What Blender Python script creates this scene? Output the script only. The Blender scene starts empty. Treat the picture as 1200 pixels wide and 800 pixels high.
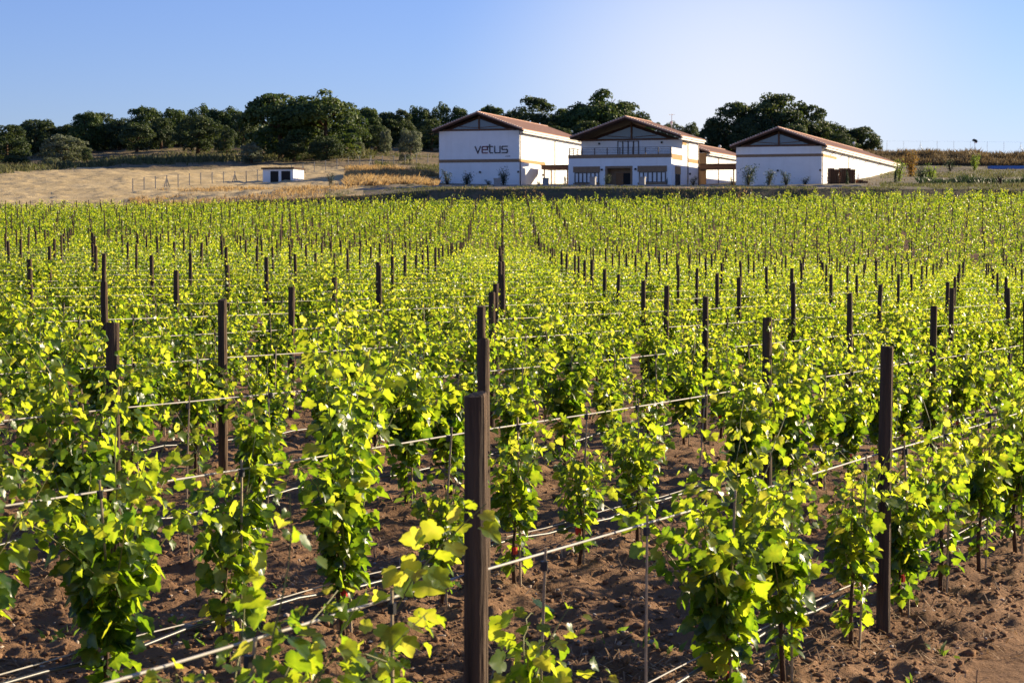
import bpy, bmesh, math, random
import numpy as np
from mathutils import Vector, Matrix
R = math.radians
rng = np.random.default_rng(7)
random.seed(7)
S = bpy.context.scene
COL = S.collection

# ------------------------------------------------------------------ camera, world, sun, exposure
EYE = 2.6
FPX = 2200.0
PITCH = math.atan(128.0 / FPX)
SUN_AZ, SUN_EL = R(62), R(16.5)      # azimuth clockwise from the view direction (+Y)

cd = bpy.data.cameras.new('camera')
cd.sensor_width = 36.0
cd.lens = FPX / 1200 * 36
cd.clip_start, cd.clip_end = 0.1, 20000
cd.dof.use_dof = True
cd.dof.focus_distance = 19.0
cd.dof.aperture_fstop = 8.0
cam = bpy.data.objects.new('camera', cd)
cam.location = (0, 0, EYE)
cam.rotation_euler = (R(90) - PITCH, 0, 0)
COL.objects.link(cam)
S.camera = cam

W = bpy.data.worlds.new('World')
S.world = W
W.use_nodes = True
wt = W.node_tree
wn, wl = wt.nodes, wt.links
wn.clear()
wout = wn.new('ShaderNodeOutputWorld')
bg = wn.new('ShaderNodeBackground')
sky = wn.new('ShaderNodeTexSky')
sky.sky_type = 'NISHITA'
sky.sun_disc = False
sky.sun_elevation = SUN_EL
sky.sun_rotation = SUN_AZ
sky.altitude = 700
sky.air_density = 1.0
sky.dust_density = 0.6
sky.ozone_density = 2.5
bg.inputs['Strength'].default_value = 0.06
# clear blue air with a soft bright aureole low over the buildings
tint = wn.new('ShaderNodeMix'); tint.data_type = 'RGBA'; tint.blend_type = 'MULTIPLY'
tint.inputs[0].default_value = 1.0
tint.inputs[7].default_value = (0.70, 0.755, 1.16, 1)
wl.new(sky.outputs[0], tint.inputs[6])
geo = wn.new('ShaderNodeTexCoord')
dot = wn.new('ShaderNodeVectorMath'); dot.operation = 'DOT_PRODUCT'
gd = Vector(((862 - 600) / FPX, 1.0, (272 - 150) / FPX)).normalized()
dot.inputs[1].default_value = gd
wl.new(geo.outputs['Generated'], dot.inputs[0])
acs = wn.new('ShaderNodeMath'); acs.operation = 'ARCCOSINE'
wl.new(dot.outputs['Value'], acs.inputs[0])
mr = wn.new('ShaderNodeMapRange'); mr.interpolation_type = 'SMOOTHSTEP'
mr.inputs['From Min'].default_value = R(10.0)
mr.inputs['From Max'].default_value = 0.0
mr.inputs['To Max'].default_value = 0.85
wl.new(acs.outputs[0], mr.inputs['Value'])
glow = wn.new('ShaderNodeMix'); glow.data_type = 'RGBA'
glow.inputs[7].default_value = (6.0, 6.2, 6.7, 1)
wl.new(mr.outputs[0], glow.inputs[0])
wl.new(tint.outputs[2], glow.inputs[6])
wl.new(glow.outputs[2], bg.inputs['Color'])
wl.new(bg.outputs[0], wout.inputs[0])

sd = bpy.data.lights.new('sun', 'SUN')
sd.energy = 5.0
sd.angle = R(0.53)
sd.color = (1.0, 0.82, 0.56)
sun = bpy.data.objects.new('sun', sd)
sv = Vector((math.sin(SUN_AZ) * math.cos(SUN_EL), math.cos(SUN_AZ) * math.cos(SUN_EL), math.sin(SUN_EL)))
sun.rotation_euler = sv.to_track_quat('Z', 'Y').to_euler()
sun.location = (60, 40, 60)
COL.objects.link(sun)

S.view_settings.view_transform = 'Standard'
S.view_settings.look = 'None'
S.view_settings.gamma = 1.0
S.view_settings.exposure = 1.32
S.view_settings.use_curve_mapping = False
S.cycles.use_denoising = True
S.cycles.max_bounces = 7
S.cycles.diffuse_bounces = 3
S.cycles.glossy_bounces = 2
S.cycles.transmission_bounces = 5
S.cycles.transparent_max_bounces = 8
S.cycles.sample_clamp_indirect = 6.0

# ------------------------------------------------------------------ helpers
def at(px, py, d):
    """world point seen at photo pixel (px, py) at depth y = d"""
    cp, sp = math.cos(PITCH), math.sin(PITCH)
    u, v = (px - 600) / FPX, (py - 400) / FPX
    y = cp - v * sp
    z = -sp - v * cp
    k = d / y
    return Vector((u * k, d, EYE + z * k))

def tag(o, label=None, cat=None, group=None, kind=None):
    if label: o['label'] = label
    if cat: o['category'] = cat
    if group: o['group'] = group
    if kind: o['kind'] = kind
    return o

def empty(name, loc, rz=0.0):
    o = bpy.data.objects.new(name, None)
    o.empty_display_size = 0.2
    o.location = loc
    o.rotation_euler = (0, 0, rz)
    COL.objects.link(o)
    return o

def link(name, me, parent=None, loc=None):
    o = bpy.data.objects.new(name, me)
    COL.objects.link(o)
    if parent: o.parent = parent
    if loc is not None: o.location = loc
    return o

def copy_tree(o, parent=None):
    c = o.copy()
    COL.objects.link(c)
    if parent: c.parent = parent
    for ch in list(o.children):
        copy_tree(ch, c)
    return c

def np_mesh(name, V, F, mat, tints=None, smooth=False, ribs=None):
    V = np.asarray(V, np.float32); F = np.asarray(F, np.int32)
    me = bpy.data.meshes.new(name)
    n, k = F.shape
    me.vertices.add(len(V)); me.vertices.foreach_set('co', V.ravel())
    me.loops.add(n * k); me.loops.foreach_set('vertex_index', F.ravel())
    me.polygons.add(n); me.polygons.foreach_set('loop_start', np.arange(0, n * k, k, dtype=np.int32))
    me.update(calc_edges=True)
    if smooth:
        me.polygons.foreach_set('use_smooth', np.ones(n, bool))
    if tints is not None:
        a = me.attributes.new('tint', 'FLOAT', 'FACE')
        a.data.foreach_set('value', np.asarray(tints, np.float32))
    if ribs is not None:
        a = me.attributes.new('rib', 'FLOAT', 'POINT')
        a.data.foreach_set('value', np.asarray(ribs, np.float32))
    me.materials.append(mat)
    me.validate()
    return me

class MB:
    def __init__(self): self.v = []; self.f = []
    def add(self, vs, fs):
        b = len(self.v)
        self.v += [tuple(v) for v in vs]
        self.f += [tuple(i + b for i in f) for f in fs]
        return self
    def box(self, x0, x1, y0, y1, z0, z1):
        vs = [(x0, y0, z0), (x1, y0, z0), (x1, y1, z0), (x0, y1, z0), (x0, y0, z1), (x1, y0, z1), (x1, y1, z1), (x0, y1, z1)]
        return self.add(vs, [(0, 3, 2, 1), (4, 5, 6, 7), (0, 1, 5, 4), (1, 2, 6, 5), (2, 3, 7, 6), (3, 0, 4, 7)])
    def prism(self, pts, axis, a, b):
        """polygon pts (2D) extruded between a and b along axis 'x','y' or 'z'"""
        def P(p, t):
            return {'x': (t, p[0], p[1]), 'y': (p[0], t, p[1]), 'z': (p[0], p[1], t)}[axis]
        n = len(pts)
        vs = [P(p, a) for p in pts] + [P(p, b) for p in pts]
        fs = [tuple(range(n)), tuple(range(2 * n - 1, n - 1, -1))]
        fs += [(i, i + n, (i + 1) % n + n, (i + 1) % n) for i in range(n)]
        return self.add(vs, fs)
    def tube(self, pts, rad, n=6, cap=True):
        pts = [Vector(p) for p in pts]
        rr = rad if isinstance(rad, (list, tuple)) else [rad] * len(pts)
        rings = []
        for i, p in enumerate(pts):
            t = (pts[min(i + 1, len(pts) - 1)] - pts[max(i - 1, 0)])
            if t.length < 1e-9: t = Vector((0, 0, 1))
            t.normalize()
            a = t.cross(Vector((0.13, 0.31, 1))) if abs(t.z) < 0.9 else t.cross(Vector((1, 0.2, 0)))
            a.normalize(); b = t.cross(a)
            rings.append([p + (a * math.cos(2 * math.pi * k / n) + b * math.sin(2 * math.pi * k / n)) * rr[i] for k in range(n)])
        vs = [v for r in rings for v in r]
        fs = []
        for i in range(len(pts) - 1):
            for k in range(n):
                fs.append((i * n + k, i * n + (k + 1) % n, (i + 1) * n + (k + 1) % n, (i + 1) * n + k))
        if cap:
            fs.append(tuple(range(n - 1, -1, -1)))
            fs.append(tuple(range((len(pts) - 1) * n, len(pts) * n)))
        return self.add(vs, fs)
    def mesh(self, name, mat, smooth=False):
        me = bpy.data.meshes.new(name)
        me.from_pydata(self.v, [], self.f)
        bm = bmesh.new(); bm.from_mesh(me)
        bmesh.ops.recalc_face_normals(bm, faces=bm.faces)
        bm.to_mesh(me); bm.free()
        if smooth:
            for p in me.polygons: p.use_smooth = True
        me.materials.append(mat)
        return me
    def build(self, name, mat, parent=None, smooth=False):
        return link(name, self.mesh(name, mat, smooth), parent)

def hash2(ix, iy, seed):
    h = (ix.astype(np.int64) * 374761393 + iy.astype(np.int64) * 668265263 + seed * 974711) & 0x7fffffff
    h = ((h ^ (h >> 13)) * 1274126177) & 0x7fffffff
    return ((h ^ (h >> 16)) & 0xffff) / 65535.0

def vnoise(x, y, seed=0):
    ix, iy = np.floor(x), np.floor(y)
    fx, fy = x - ix, y - iy
    fx = fx * fx * (3 - 2 * fx); fy = fy * fy * (3 - 2 * fy)
    a = hash2(ix, iy, seed); b = hash2(ix + 1, iy, seed)
    c = hash2(ix, iy + 1, seed); d = hash2(ix + 1, iy + 1, seed)
    return (a + (b - a) * fx) * (1 - fy) + (c + (d - c) * fx) * fy - 0.5

def fbm(x, y, seed, octs=3):
    s = 0.0
    for i in range(octs):
        s = s + vnoise(x * 2 ** i + 17 * i, y * 2 ** i - 9 * i, seed + i) * 0.5 ** i
    return s

ORD = ['first', 'second', 'third', 'fourth', 'fifth', 'sixth', 'seventh', 'eighth', 'ninth', 'tenth', 'eleventh', 'twelfth']
def ordw(n):
    if n <= 12: return ORD[n - 1]
    return '%d%s' % (n, 'th' if 10 <= n % 100 <= 20 else {1: 'st', 2: 'nd', 3: 'rd'}.get(n % 10, 'th'))

# ------------------------------------------------------------------ materials
def mat(name, col, rough=0.8, spec=0.3, noise=None, bump=None, metal=0.0, ramp=None, coords='Object'):
    """noise = (scale, darker_col) colour variation; bump = (scale, strength, distance)"""
    m = bpy.data.materials.new(name); m.use_nodes = True
    nt = m.node_tree; n = nt.nodes; l = nt.links
    b = n['Principled BSDF']
    b.inputs['Base Color'].default_value = (*col, 1)
    b.inputs['Roughness'].default_value = rough
    b.inputs['Specular IOR Level'].default_value = spec
    b.inputs['Metallic'].default_value = metal
    tc = n.new('ShaderNodeTexCoord')
    if noise:
        t = n.new('ShaderNodeTexNoise'); t.inputs['Scale'].default_value = noise[0]
        t.inputs['Detail'].default_value = 6; t.inputs['Roughness'].default_value = 0.65
        l.new(tc.outputs[coords], t.inputs['Vector'])
        r = n.new('ShaderNodeValToRGB')
        r.color_ramp.elements[0].position = 0.3; r.color_ramp.elements[0].color = (*noise[1], 1)
        r.color_ramp.elements[1].position = 0.7; r.color_ramp.elements[1].color = (*col, 1)
        l.new(t.outputs['Fac'], r.inputs[0]); l.new(r.outputs[0], b.inputs['Base Color'])
    if bump:
        t2 = n.new('ShaderNodeTexNoise'); t2.inputs['Scale'].default_value = bump[0]; t2.inputs['Detail'].default_value = 7
        l.new(tc.outputs[coords], t2.inputs['Vector'])
        bp = n.new('ShaderNodeBump'); bp.inputs['Strength'].default_value = bump[1]; bp.inputs['Distance'].default_value = bump[2]
        l.new(t2.outputs['Fac'], bp.inputs['Height']); l.new(bp.outputs[0], b.inputs['Normal'])
    return m

def leaf_mat(name, cols, trans, tmix, rough=0.4, spec=0.5):
    """leaf: per-leaf colour through the 'tint' attribute, glossy face and light passing through"""
    m = bpy.data.materials.new(name); m.use_nodes = True
    nt = m.node_tree; n = nt.nodes; l = nt.links
    b = n['Principled BSDF']; out = n['Material Output']
    at_ = n.new('ShaderNodeAttribute'); at_.attribute_name = 'tint'
    r = n.new('ShaderNodeValToRGB'); r2 = n.new('ShaderNodeValToRGB')
    def fill(rr, cs):
        e = rr.color_ramp.elements
        e[0].color = (*cs[0], 1); e[1].color = (*cs[-1], 1)
        for i, c in enumerate(cs[1:-1]):
            q = e.new((i + 1) / (len(cs) - 1)); q.color = (*c, 1)
    fill(r, cols); fill(r2, trans)
    tc = n.new('ShaderNodeTexCoord')
    nz = n.new('ShaderNodeTexNoise'); nz.inputs['Scale'].default_value = 34.0; nz.inputs['Detail'].default_value = 3
    l.new(tc.outputs['Object'], nz.inputs['Vector'])
    ad = n.new('ShaderNodeMath'); ad.operation = 'MULTIPLY_ADD'
    ad.inputs[1].default_value = 0.5
    sb = n.new('ShaderNodeMath'); sb.operation = 'SUBTRACT'; sb.inputs[1].default_value = 0.25
    l.new(nz.outputs['Fac'], ad.inputs[0]); l.new(at_.outputs['Fac'], ad.inputs[2]); l.new(ad.outputs[0], sb.inputs[0])
    rb = n.new('ShaderNodeAttribute'); rb.attribute_name = 'rib'
    ra = n.new('ShaderNodeMath'); ra.operation = 'MULTIPLY_ADD'; ra.inputs[1].default_value = 0.22
    l.new(rb.outputs['Fac'], ra.inputs[0]); l.new(sb.outputs[0], ra.inputs[2])
    l.new(ra.outputs[0], r.inputs[0]); l.new(ra.outputs[0], r2.inputs[0])
    l.new(r.outputs[0], b.inputs['Base Color'])
    b.inputs['Roughness'].default_value = rough
    b.inputs['Specular IOR Level'].default_value = spec
    t = n.new('ShaderNodeBsdfTranslucent'); l.new(r2.outputs[0], t.inputs['Color'])
    mx = n.new('ShaderNodeMixShader'); mx.inputs[0].default_value = tmix
    l.new(b.outputs[0], mx.inputs[1]); l.new(t.outputs[0], mx.inputs[2])
    l.new(mx.outputs[0], out.inputs['Surface'])
    return m

def ground_mat(name, cols, scales, bump, rough=0.95):
    """three-colour ground: a large and a fine noise in world metres"""
    m = bpy.data.materials.new(name); m.use_nodes = True
    nt = m.node_tree; n = nt.nodes; l = nt.links
    b = n['Principled BSDF']; b.inputs['Roughness'].default_value = rough; b.inputs['Specular IOR Level'].default_value = 0.15
    tc = n.new('ShaderNodeTexCoord')
    def nz(s, det=6):
        t = n.new('ShaderNodeTexNoise'); t.inputs['Scale'].default_value = s; t.inputs['Detail'].default_value = det
        t.inputs['Roughness'].default_value = 0.65; l.new(tc.outputs['Object'], t.inputs['Vector']); return t
    a, c = nz(scales[0]), nz(scales[1])
    r = n.new('ShaderNodeValToRGB'); e = r.color_ramp.elements
    e[0].position = 0.35; e[0].color = (*cols[0], 1); e[1].position = 0.68; e[1].color = (*cols[1], 1)
    l.new(a.outputs['Fac'], r.inputs[0])
    r2 = n.new('ShaderNodeValToRGB'); e = r2.color_ramp.elements
    e[0].position = 0.42; e[0].color = (0, 0, 0, 1); e[1].position = 0.66; e[1].color = (1, 1, 1, 1)
    l.new(c.outputs['Fac'], r2.inputs[0])
    mx = n.new('ShaderNodeMix'); mx.data_type = 'RGBA'
    l.new(r2.outputs[0], mx.inputs[0]); l.new(r.outputs[0], mx.inputs[6]); mx.inputs[7].default_value = (*cols[2], 1)
    l.new(mx.outputs[2], b.inputs['Base Color'])
    t = nz(bump[0], 8)
    bp = n.new('ShaderNodeBump'); bp.inputs['Strength'].default_value = bump[1]; bp.inputs['Distance'].default_value = bump[2]
    l.new(t.outputs['Fac'], bp.inputs['Height']); l.new(bp.outputs[0], b.inputs['Normal'])
    return m

M = {}
M['soil'] = ground_mat('soil', [(0.14, 0.076, 0.039), (0.28, 0.165, 0.09), (0.21, 0.12, 0.064)], (0.5, 7.0), (28, 0.9, 0.03))
M['clod'] = mat('clod', (0.24, 0.142, 0.08), 0.95, 0.1, noise=(20, (0.13, 0.073, 0.04)), bump=(60, 0.6, 0.01))
M['stone'] = mat('stone', (0.42, 0.36, 0.30), 0.9, 0.2, noise=(30, (0.28, 0.22, 0.17)))
M['bank'] = ground_mat('bank', [(0.11, 0.085, 0.05), (0.20, 0.15, 0.09), (0.07, 0.08, 0.035)], (0.4, 1.6), (3, 0.8, 0.3))
M['terrace'] = ground_mat('terrace', [(0.17, 0.13, 0.09), (0.27, 0.22, 0.16), (0.11, 0.12, 0.05)], (0.12, 0.6), (2.5, 0.5, 0.2))
M['stubble'] = ground_mat('stubble', [(0.52, 0.39, 0.19), (0.64, 0.50, 0.27), (0.42, 0.31, 0.15)], (0.08, 0.9), (1.6, 0.5, 0.2))
M['hill'] = ground_mat('hill', [(0.20, 0.145, 0.085), (0.29, 0.215, 0.125), (0.12, 0.11, 0.05)], (0.06, 0.4), (1.2, 0.7, 0.4))
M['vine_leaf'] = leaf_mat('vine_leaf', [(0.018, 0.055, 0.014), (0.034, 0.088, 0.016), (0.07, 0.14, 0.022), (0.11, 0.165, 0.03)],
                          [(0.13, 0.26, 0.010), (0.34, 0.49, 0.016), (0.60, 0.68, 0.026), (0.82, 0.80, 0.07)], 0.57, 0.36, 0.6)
M['bark'] = mat('bark', (0.11, 0.065, 0.04), 0.9, 0.2, noise=(25, (0.05, 0.03, 0.02)), bump=(60, 0.6, 0.01))
M['shoot'] = mat('shoot', (0.17, 0.17, 0.05), 0.6, 0.3)
M['tie_red'] = mat('tie_red', (0.55, 0.03, 0.02), 0.5, 0.4)
M['tie_black'] = mat('tie_black', (0.015, 0.015, 0.018), 0.5, 0.4)
M['post'] = mat('post', (0.13, 0.083, 0.050), 0.85, 0.2, noise=(26, (0.026, 0.018, 0.013)), bump=(70, 1.0, 0.02))
def stretch_grain(m):
    nt = m.node_tree
    mp = nt.nodes.new('ShaderNodeMapping'); mp.inputs['Scale'].default_value = (1, 1, 0.08)
    tc = next(x for x in nt.nodes if x.type == 'TEX_COORD')
    nt.links.new(tc.outputs['Object'], mp.inputs['Vector'])
    for x in nt.nodes:
        if x.type == 'TEX_NOISE': nt.links.new(mp.outputs[0], x.inputs['Vector'])
stretch_grain(M['post'])
M['cane'] = mat('cane', (0.46, 0.36, 0.22), 0.7, 0.3, noise=(14, (0.22, 0.15, 0.09)))
M['wire'] = mat('wire', (0.42, 0.40, 0.36), 0.6, 0.35, noise=(3, (0.27, 0.25, 0.22)))
M['hose'] = mat('hose', (0.028, 0.028, 0.032), 0.42, 0.5)
M['white'] = mat('white', (0.87, 0.87, 0.86), 0.85, 0.2, noise=(0.5, (0.78, 0.78, 0.77)), bump=(14, 0.2, 0.01))
def weather(m):
    nt = m.node_tree; n = nt.nodes; l = nt.links
    b = n['Principled BSDF']; src = b.inputs['Base Color'].links[0].from_socket
    tc = next(x for x in n if x.type == 'TEX_COORD')
    mp = n.new('ShaderNodeMapping'); mp.inputs['Scale'].default_value = (1.6, 1.6, 0.10)
    l.new(tc.outputs['Object'], mp.inputs['Vector'])
    t = n.new('ShaderNodeTexNoise'); t.inputs['Scale'].default_value = 1.0; t.inputs['Detail'].default_value = 5
    l.new(mp.outputs[0], t.inputs['Vector'])
    rp_ = n.new('ShaderNodeValToRGB'); e = rp_.color_ramp.elements
    e[0].position = 0.52; e[0].color = (0, 0, 0, 1); e[1].position = 0.78; e[1].color = (0.11, 0.11, 0.11, 1)
    l.new(t.outputs['Fac'], rp_.inputs[0])
    sx = n.new('ShaderNodeSeparateXYZ'); l.new(tc.outputs['Object'], sx.inputs[0])
    mr_ = n.new('ShaderNodeMapRange'); mr_.inputs['From Min'].default_value = 1.3; mr_.inputs['From Max'].default_value = 0.2
    mr_.inputs['To Max'].default_value = 0.35
    l.new(sx.outputs['Z'], mr_.inputs['Value'])
    t2 = n.new('ShaderNodeTexNoise'); t2.inputs['Scale'].default_value = 1.4; t2.inputs['Detail'].default_value = 6
    l.new(tc.outputs['Object'], t2.inputs['Vector'])
    ml = n.new('ShaderNodeMath'); ml.operation = 'MULTIPLY'; l.new(mr_.outputs[0], ml.inputs[0]); l.new(t2.outputs['Fac'], ml.inputs[1])
    ad = n.new('ShaderNodeMath'); ad.operation = 'ADD'; ad.use_clamp = True
    l.new(rp_.outputs[0], ad.inputs[0]); l.new(ml.outputs[0], ad.inputs[1])
    mx = n.new('ShaderNodeMix'); mx.data_type = 'RGBA'; mx.inputs[7].default_value = (0.50, 0.43, 0.35, 1)
    l.new(ad.outputs[0], mx.inputs[0]); l.new(src, mx.inputs[6]); l.new(mx.outputs[2], b.inputs['Base Color'])
weather(M['white'])
M['ochre'] = mat('ochre', (0.42, 0.25, 0.11), 0.85, 0.2, noise=(2, (0.35, 0.20, 0.09)))
M['brown_band'] = mat('brown_band', (0.30, 0.20, 0.12), 0.85, 0.2, noise=(2, (0.24, 0.155, 0.095)))
M['timber'] = mat('timber', (0.15, 0.072, 0.04), 0.6, 0.3, noise=(6, (0.09, 0.045, 0.025)))
M['soffit'] = mat('soffit', (0.07, 0.035, 0.022), 0.8, 0.2, noise=(5, (0.04, 0.022, 0.014)))
M['tile'] = mat('tile', (0.50, 0.31, 0.225), 0.85, 0.2, noise=(2.2, (0.31, 0.165, 0.115)), bump=(9, 0.4, 0.03))
M['mortar'] = mat('mortar', (0.78, 0.72, 0.66), 0.9, 0.2, noise=(1.2, (0.50, 0.38, 0.32)))
M['gutter'] = mat('gutter', (0.70, 0.66, 0.60), 0.6, 0.3)
M['pipe'] = mat('pipe', (0.10, 0.055, 0.035), 0.5, 0.4)
M['glass'] = mat('glass', (0.10, 0.14, 0.19), 0.12, 0.5)
M['pane_blind'] = mat('pane_blind', (0.62, 0.64, 0.66), 0.25, 0.6)
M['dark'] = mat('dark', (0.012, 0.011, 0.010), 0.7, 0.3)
M['frame'] = mat('frame', (0.055, 0.032, 0.022), 0.6, 0.4)
M['rail'] = mat('rail', (0.09, 0.07, 0.06), 0.5, 0.4)
M['door'] = mat('door', (0.27, 0.13, 0.05), 0.6, 0.3, noise=(7, (0.19, 0.09, 0.035)))
M['letter'] = mat('letter', (0.035, 0.035, 0.045), 0.5, 0.4)
M['letter_red'] = mat('letter_red', (0.16, 0.03, 0.05), 0.5, 0.4)
M['grey_stone'] = mat('grey_stone', (0.36, 0.35, 0.34), 0.9, 0.2, noise=(3, (0.24, 0.235, 0.23)), bump=(6, 0.7, 0.05))
M['pallet'] = mat('pallet', (0.36, 0.19, 0.09), 0.8, 0.2, noise=(3, (0.15, 0.07, 0.035)))
M['steel'] = mat('steel', (0.16, 0.16, 0.16), 0.5, 0.5, metal=0.4)
M['blue'] = mat('blue', (0.10, 0.22, 0.50), 0.5, 0.4)
M['oak_leaf'] = leaf_mat('oak_leaf', [(0.026, 0.048, 0.022), (0.048, 0.078, 0.034), (0.095, 0.125, 0.052)],
                         [(0.05, 0.08, 0.012), (0.09, 0.13, 0.02), (0.15, 0.18, 0.03)], 0.27, 0.6, 0.25)
M['pine_leaf'] = leaf_mat('pine_leaf', [(0.028, 0.056, 0.020), (0.050, 0.090, 0.030), (0.10, 0.145, 0.045)],
                          [(0.06, 0.11, 0.012), (0.11, 0.16, 0.02), (0.18, 0.22, 0.03)], 0.27, 0.6, 0.25)
M['olive_leaf'] = leaf_mat('olive_leaf', [(0.09, 0.115, 0.07), (0.15, 0.175, 0.115), (0.22, 0.235, 0.16)],
                           [(0.12, 0.16, 0.06), (0.18, 0.21, 0.08), (0.24, 0.26, 0.10)], 0.3, 0.6, 0.3)
M['rust_leaf'] = leaf_mat('rust_leaf', [(0.10, 0.09, 0.03), (0.20, 0.13, 0.04), (0.28, 0.16, 0.05)],
                          [(0.2, 0.16, 0.03), (0.34, 0.2, 0.04), (0.4, 0.22, 0.05)], 0.35, 0.6, 0.2)
M['lime_leaf'] = leaf_mat('lime_leaf', [(0.06, 0.12, 0.03), (0.10, 0.19, 0.04), (0.17, 0.26, 0.06)],
                          [(0.2, 0.32, 0.03), (0.32, 0.45, 0.04), (0.4, 0.5, 0.05)], 0.4, 0.5, 0.3)
M['shrub_leaf'] = leaf_mat('shrub_leaf', [(0.018, 0.035, 0.022), (0.03, 0.055, 0.03), (0.05, 0.08, 0.04)],
                           [(0.04, 0.08, 0.02), (0.07, 0.11, 0.03), (0.1, 0.14, 0.04)], 0.25, 0.5, 0.3)
M['dry_grass'] = leaf_mat('dry_grass', [(0.22, 0.15, 0.07), (0.36, 0.25, 0.12), (0.48, 0.37, 0.20)],
                          [(0.35, 0.2, 0.07), (0.5, 0.32, 0.11), (0.6, 0.42, 0.18)], 0.4, 0.7, 0.2)
M['mound_grass'] = leaf_mat('mound_grass', [(0.08, 0.062, 0.034), (0.14, 0.105, 0.055), (0.24, 0.175, 0.09)],
                            [(0.12, 0.085, 0.04), (0.19, 0.135, 0.06), (0.28, 0.20, 0.09)], 0.3, 0.7, 0.2)
M['scrub'] = leaf_mat('scrub', [(0.05, 0.065, 0.03), (0.10, 0.11, 0.05), (0.18, 0.16, 0.08)],
                      [(0.10, 0.13, 0.03), (0.17, 0.18, 0.05), (0.26, 0.22, 0.09)], 0.3, 0.7, 0.2)
M['weed'] = leaf_mat('weed', [(0.05, 0.10, 0.03), (0.08, 0.15, 0.04)], [(0.2, 0.34, 0.03), (0.3, 0.42, 0.04)], 0.4, 0.5, 0.3)
M['straw'] = leaf_mat('straw', [(0.25, 0.15, 0.08), (0.36, 0.24, 0.14), (0.46, 0.34, 0.21)], [(0.25, 0.15, 0.07), (0.4, 0.27, 0.14)], 0.25, 0.8, 0.2)

# ------------------------------------------------------------------ vineyard lattice
ROWDIR = np.array([0.4678, 0.8838])          # along a row, to the right and away
A0 = np.array([-0.146, 7.49])                # front post of the middle line
BVEC = np.array([-0.025, 5.57])              # to the same post of the next row
SPAN = 5.56                                  # post to post in a row
NRM = np.array([0.8838, -0.4678])
P0 = float(A0 @ NRM); PSTEP = float(BVEC @ NRM)
VINE = SPAN / 5
D_END = 206.0

# ------------------------------------------------------------------ terrain
TD = np.array([206, 210.5, 214, 219, 228, 260, 300, 340, 380, 398, 410, 440, 480, 560, 800, 1500, 5000], float)
TP = np.array([-900, 0, 150, 300, 430, 520, 700, 860, 1000, 1100, 1200, 2200], float)
TY = np.array([
 #206   210.5 214  219  228  260  300  340  380  398  410  440  480  560  800  1500 5000
 [256, 254, 252, 249, 245, 232, 219, 209, 203, 201, 199, 194, 186, 178, 185, 215, 255],
 [254, 252, 250, 247, 243, 228, 214, 203, 196, 193, 191, 186, 177, 168, 180, 215, 255],
 [252, 249, 246, 243, 239, 224, 211, 199, 188, 183, 179, 172, 164, 156, 175, 215, 255],
 [250, 247, 235, 229, 225, 222.5, 214.5, 201, 187, 182, 177, 168, 160, 150, 172, 215, 255],
 [248, 246, 229, 223, 220, 217, 208, 196, 186, 181, 176, 169, 162, 155, 175, 215, 255],
 [247, 245, 222, 219.2, 218.7, 218.5, 216, 206, 188, 182, 178, 172, 165, 158, 178, 215, 255],
 [246, 244, 221, 218.7, 218.5, 218.3, 218.4, 217, 203, 196, 190, 180, 172, 165, 180, 215, 255],
 [242, 240, 221, 219, 218.5, 218.3, 218.4, 214, 203, 197, 193, 186, 178, 172, 182, 215, 255],
 [239, 237, 221.5, 219.5, 219, 217.5, 214, 208, 199, 194, 186, 182, 177, 174, 184, 215, 255],
 [237, 235, 222, 220, 219, 217, 212, 205, 198.5, 195.5, 184.5, 183, 184, 186, 190, 215, 255],
 [235.7, 234, 222.5, 220.5, 219.5, 216, 210, 203.5, 198, 196, 185.5, 184, 186, 188, 195, 215, 255],
 [235, 233, 223, 221, 220, 216, 210, 203, 198, 196, 186.5, 186, 188, 190, 198, 215, 255]], float)
TZ = (272 - TY) * TD[None, :] / FPX

def table_z(px, d):
    px = np.clip(px, TP[0], TP[-1]); d = np.clip(d, TD[0], TD[-1])
    i = np.clip(np.searchsorted(TP, px, side='right') - 1, 0, len(TP) - 2)
    j = np.clip(np.searchsorted(TD, d, side='right') - 1, 0, len(TD) - 2)
    u = (px - TP[i]) / (TP[i + 1] - TP[i]); v = (d - TD[j]) / (TD[j + 1] - TD[j])
    return (TZ[i, j] * (1 - u) + TZ[i + 1, j] * u) * (1 - v) + (TZ[i, j + 1] * (1 - u) + TZ[i + 1, j + 1] * u) * v

def gz0(x, y):
    """smooth ground height (world z) at x, y"""
    x = np.asarray(x, float); y = np.asarray(y, float)
    px = 600 + FPX * x / np.maximum(y, 4.0)
    z1 = -0.037 * np.clip(x, -45, 45)
    ze = table_z(px, np.full_like(px, 206.0)) + EYE
    s = np.clip((y - 120.0) / 86.0, 0, 1)
    s = np.where(s < 0.2, s * s / 0.4 * 1.0, s - 0.1) / 0.9
    zn = z1 + (ze - z1) * s
    zf = table_z(px, y) + EYE
    return np.where(y <= 206.0, zn, zf)

def row_coord(x, y):
    p = (x * NRM[0] + y * NRM[1] - P0) / PSTEP
    return p, x * ROWDIR[0] + y * ROWDIR[1]

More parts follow.
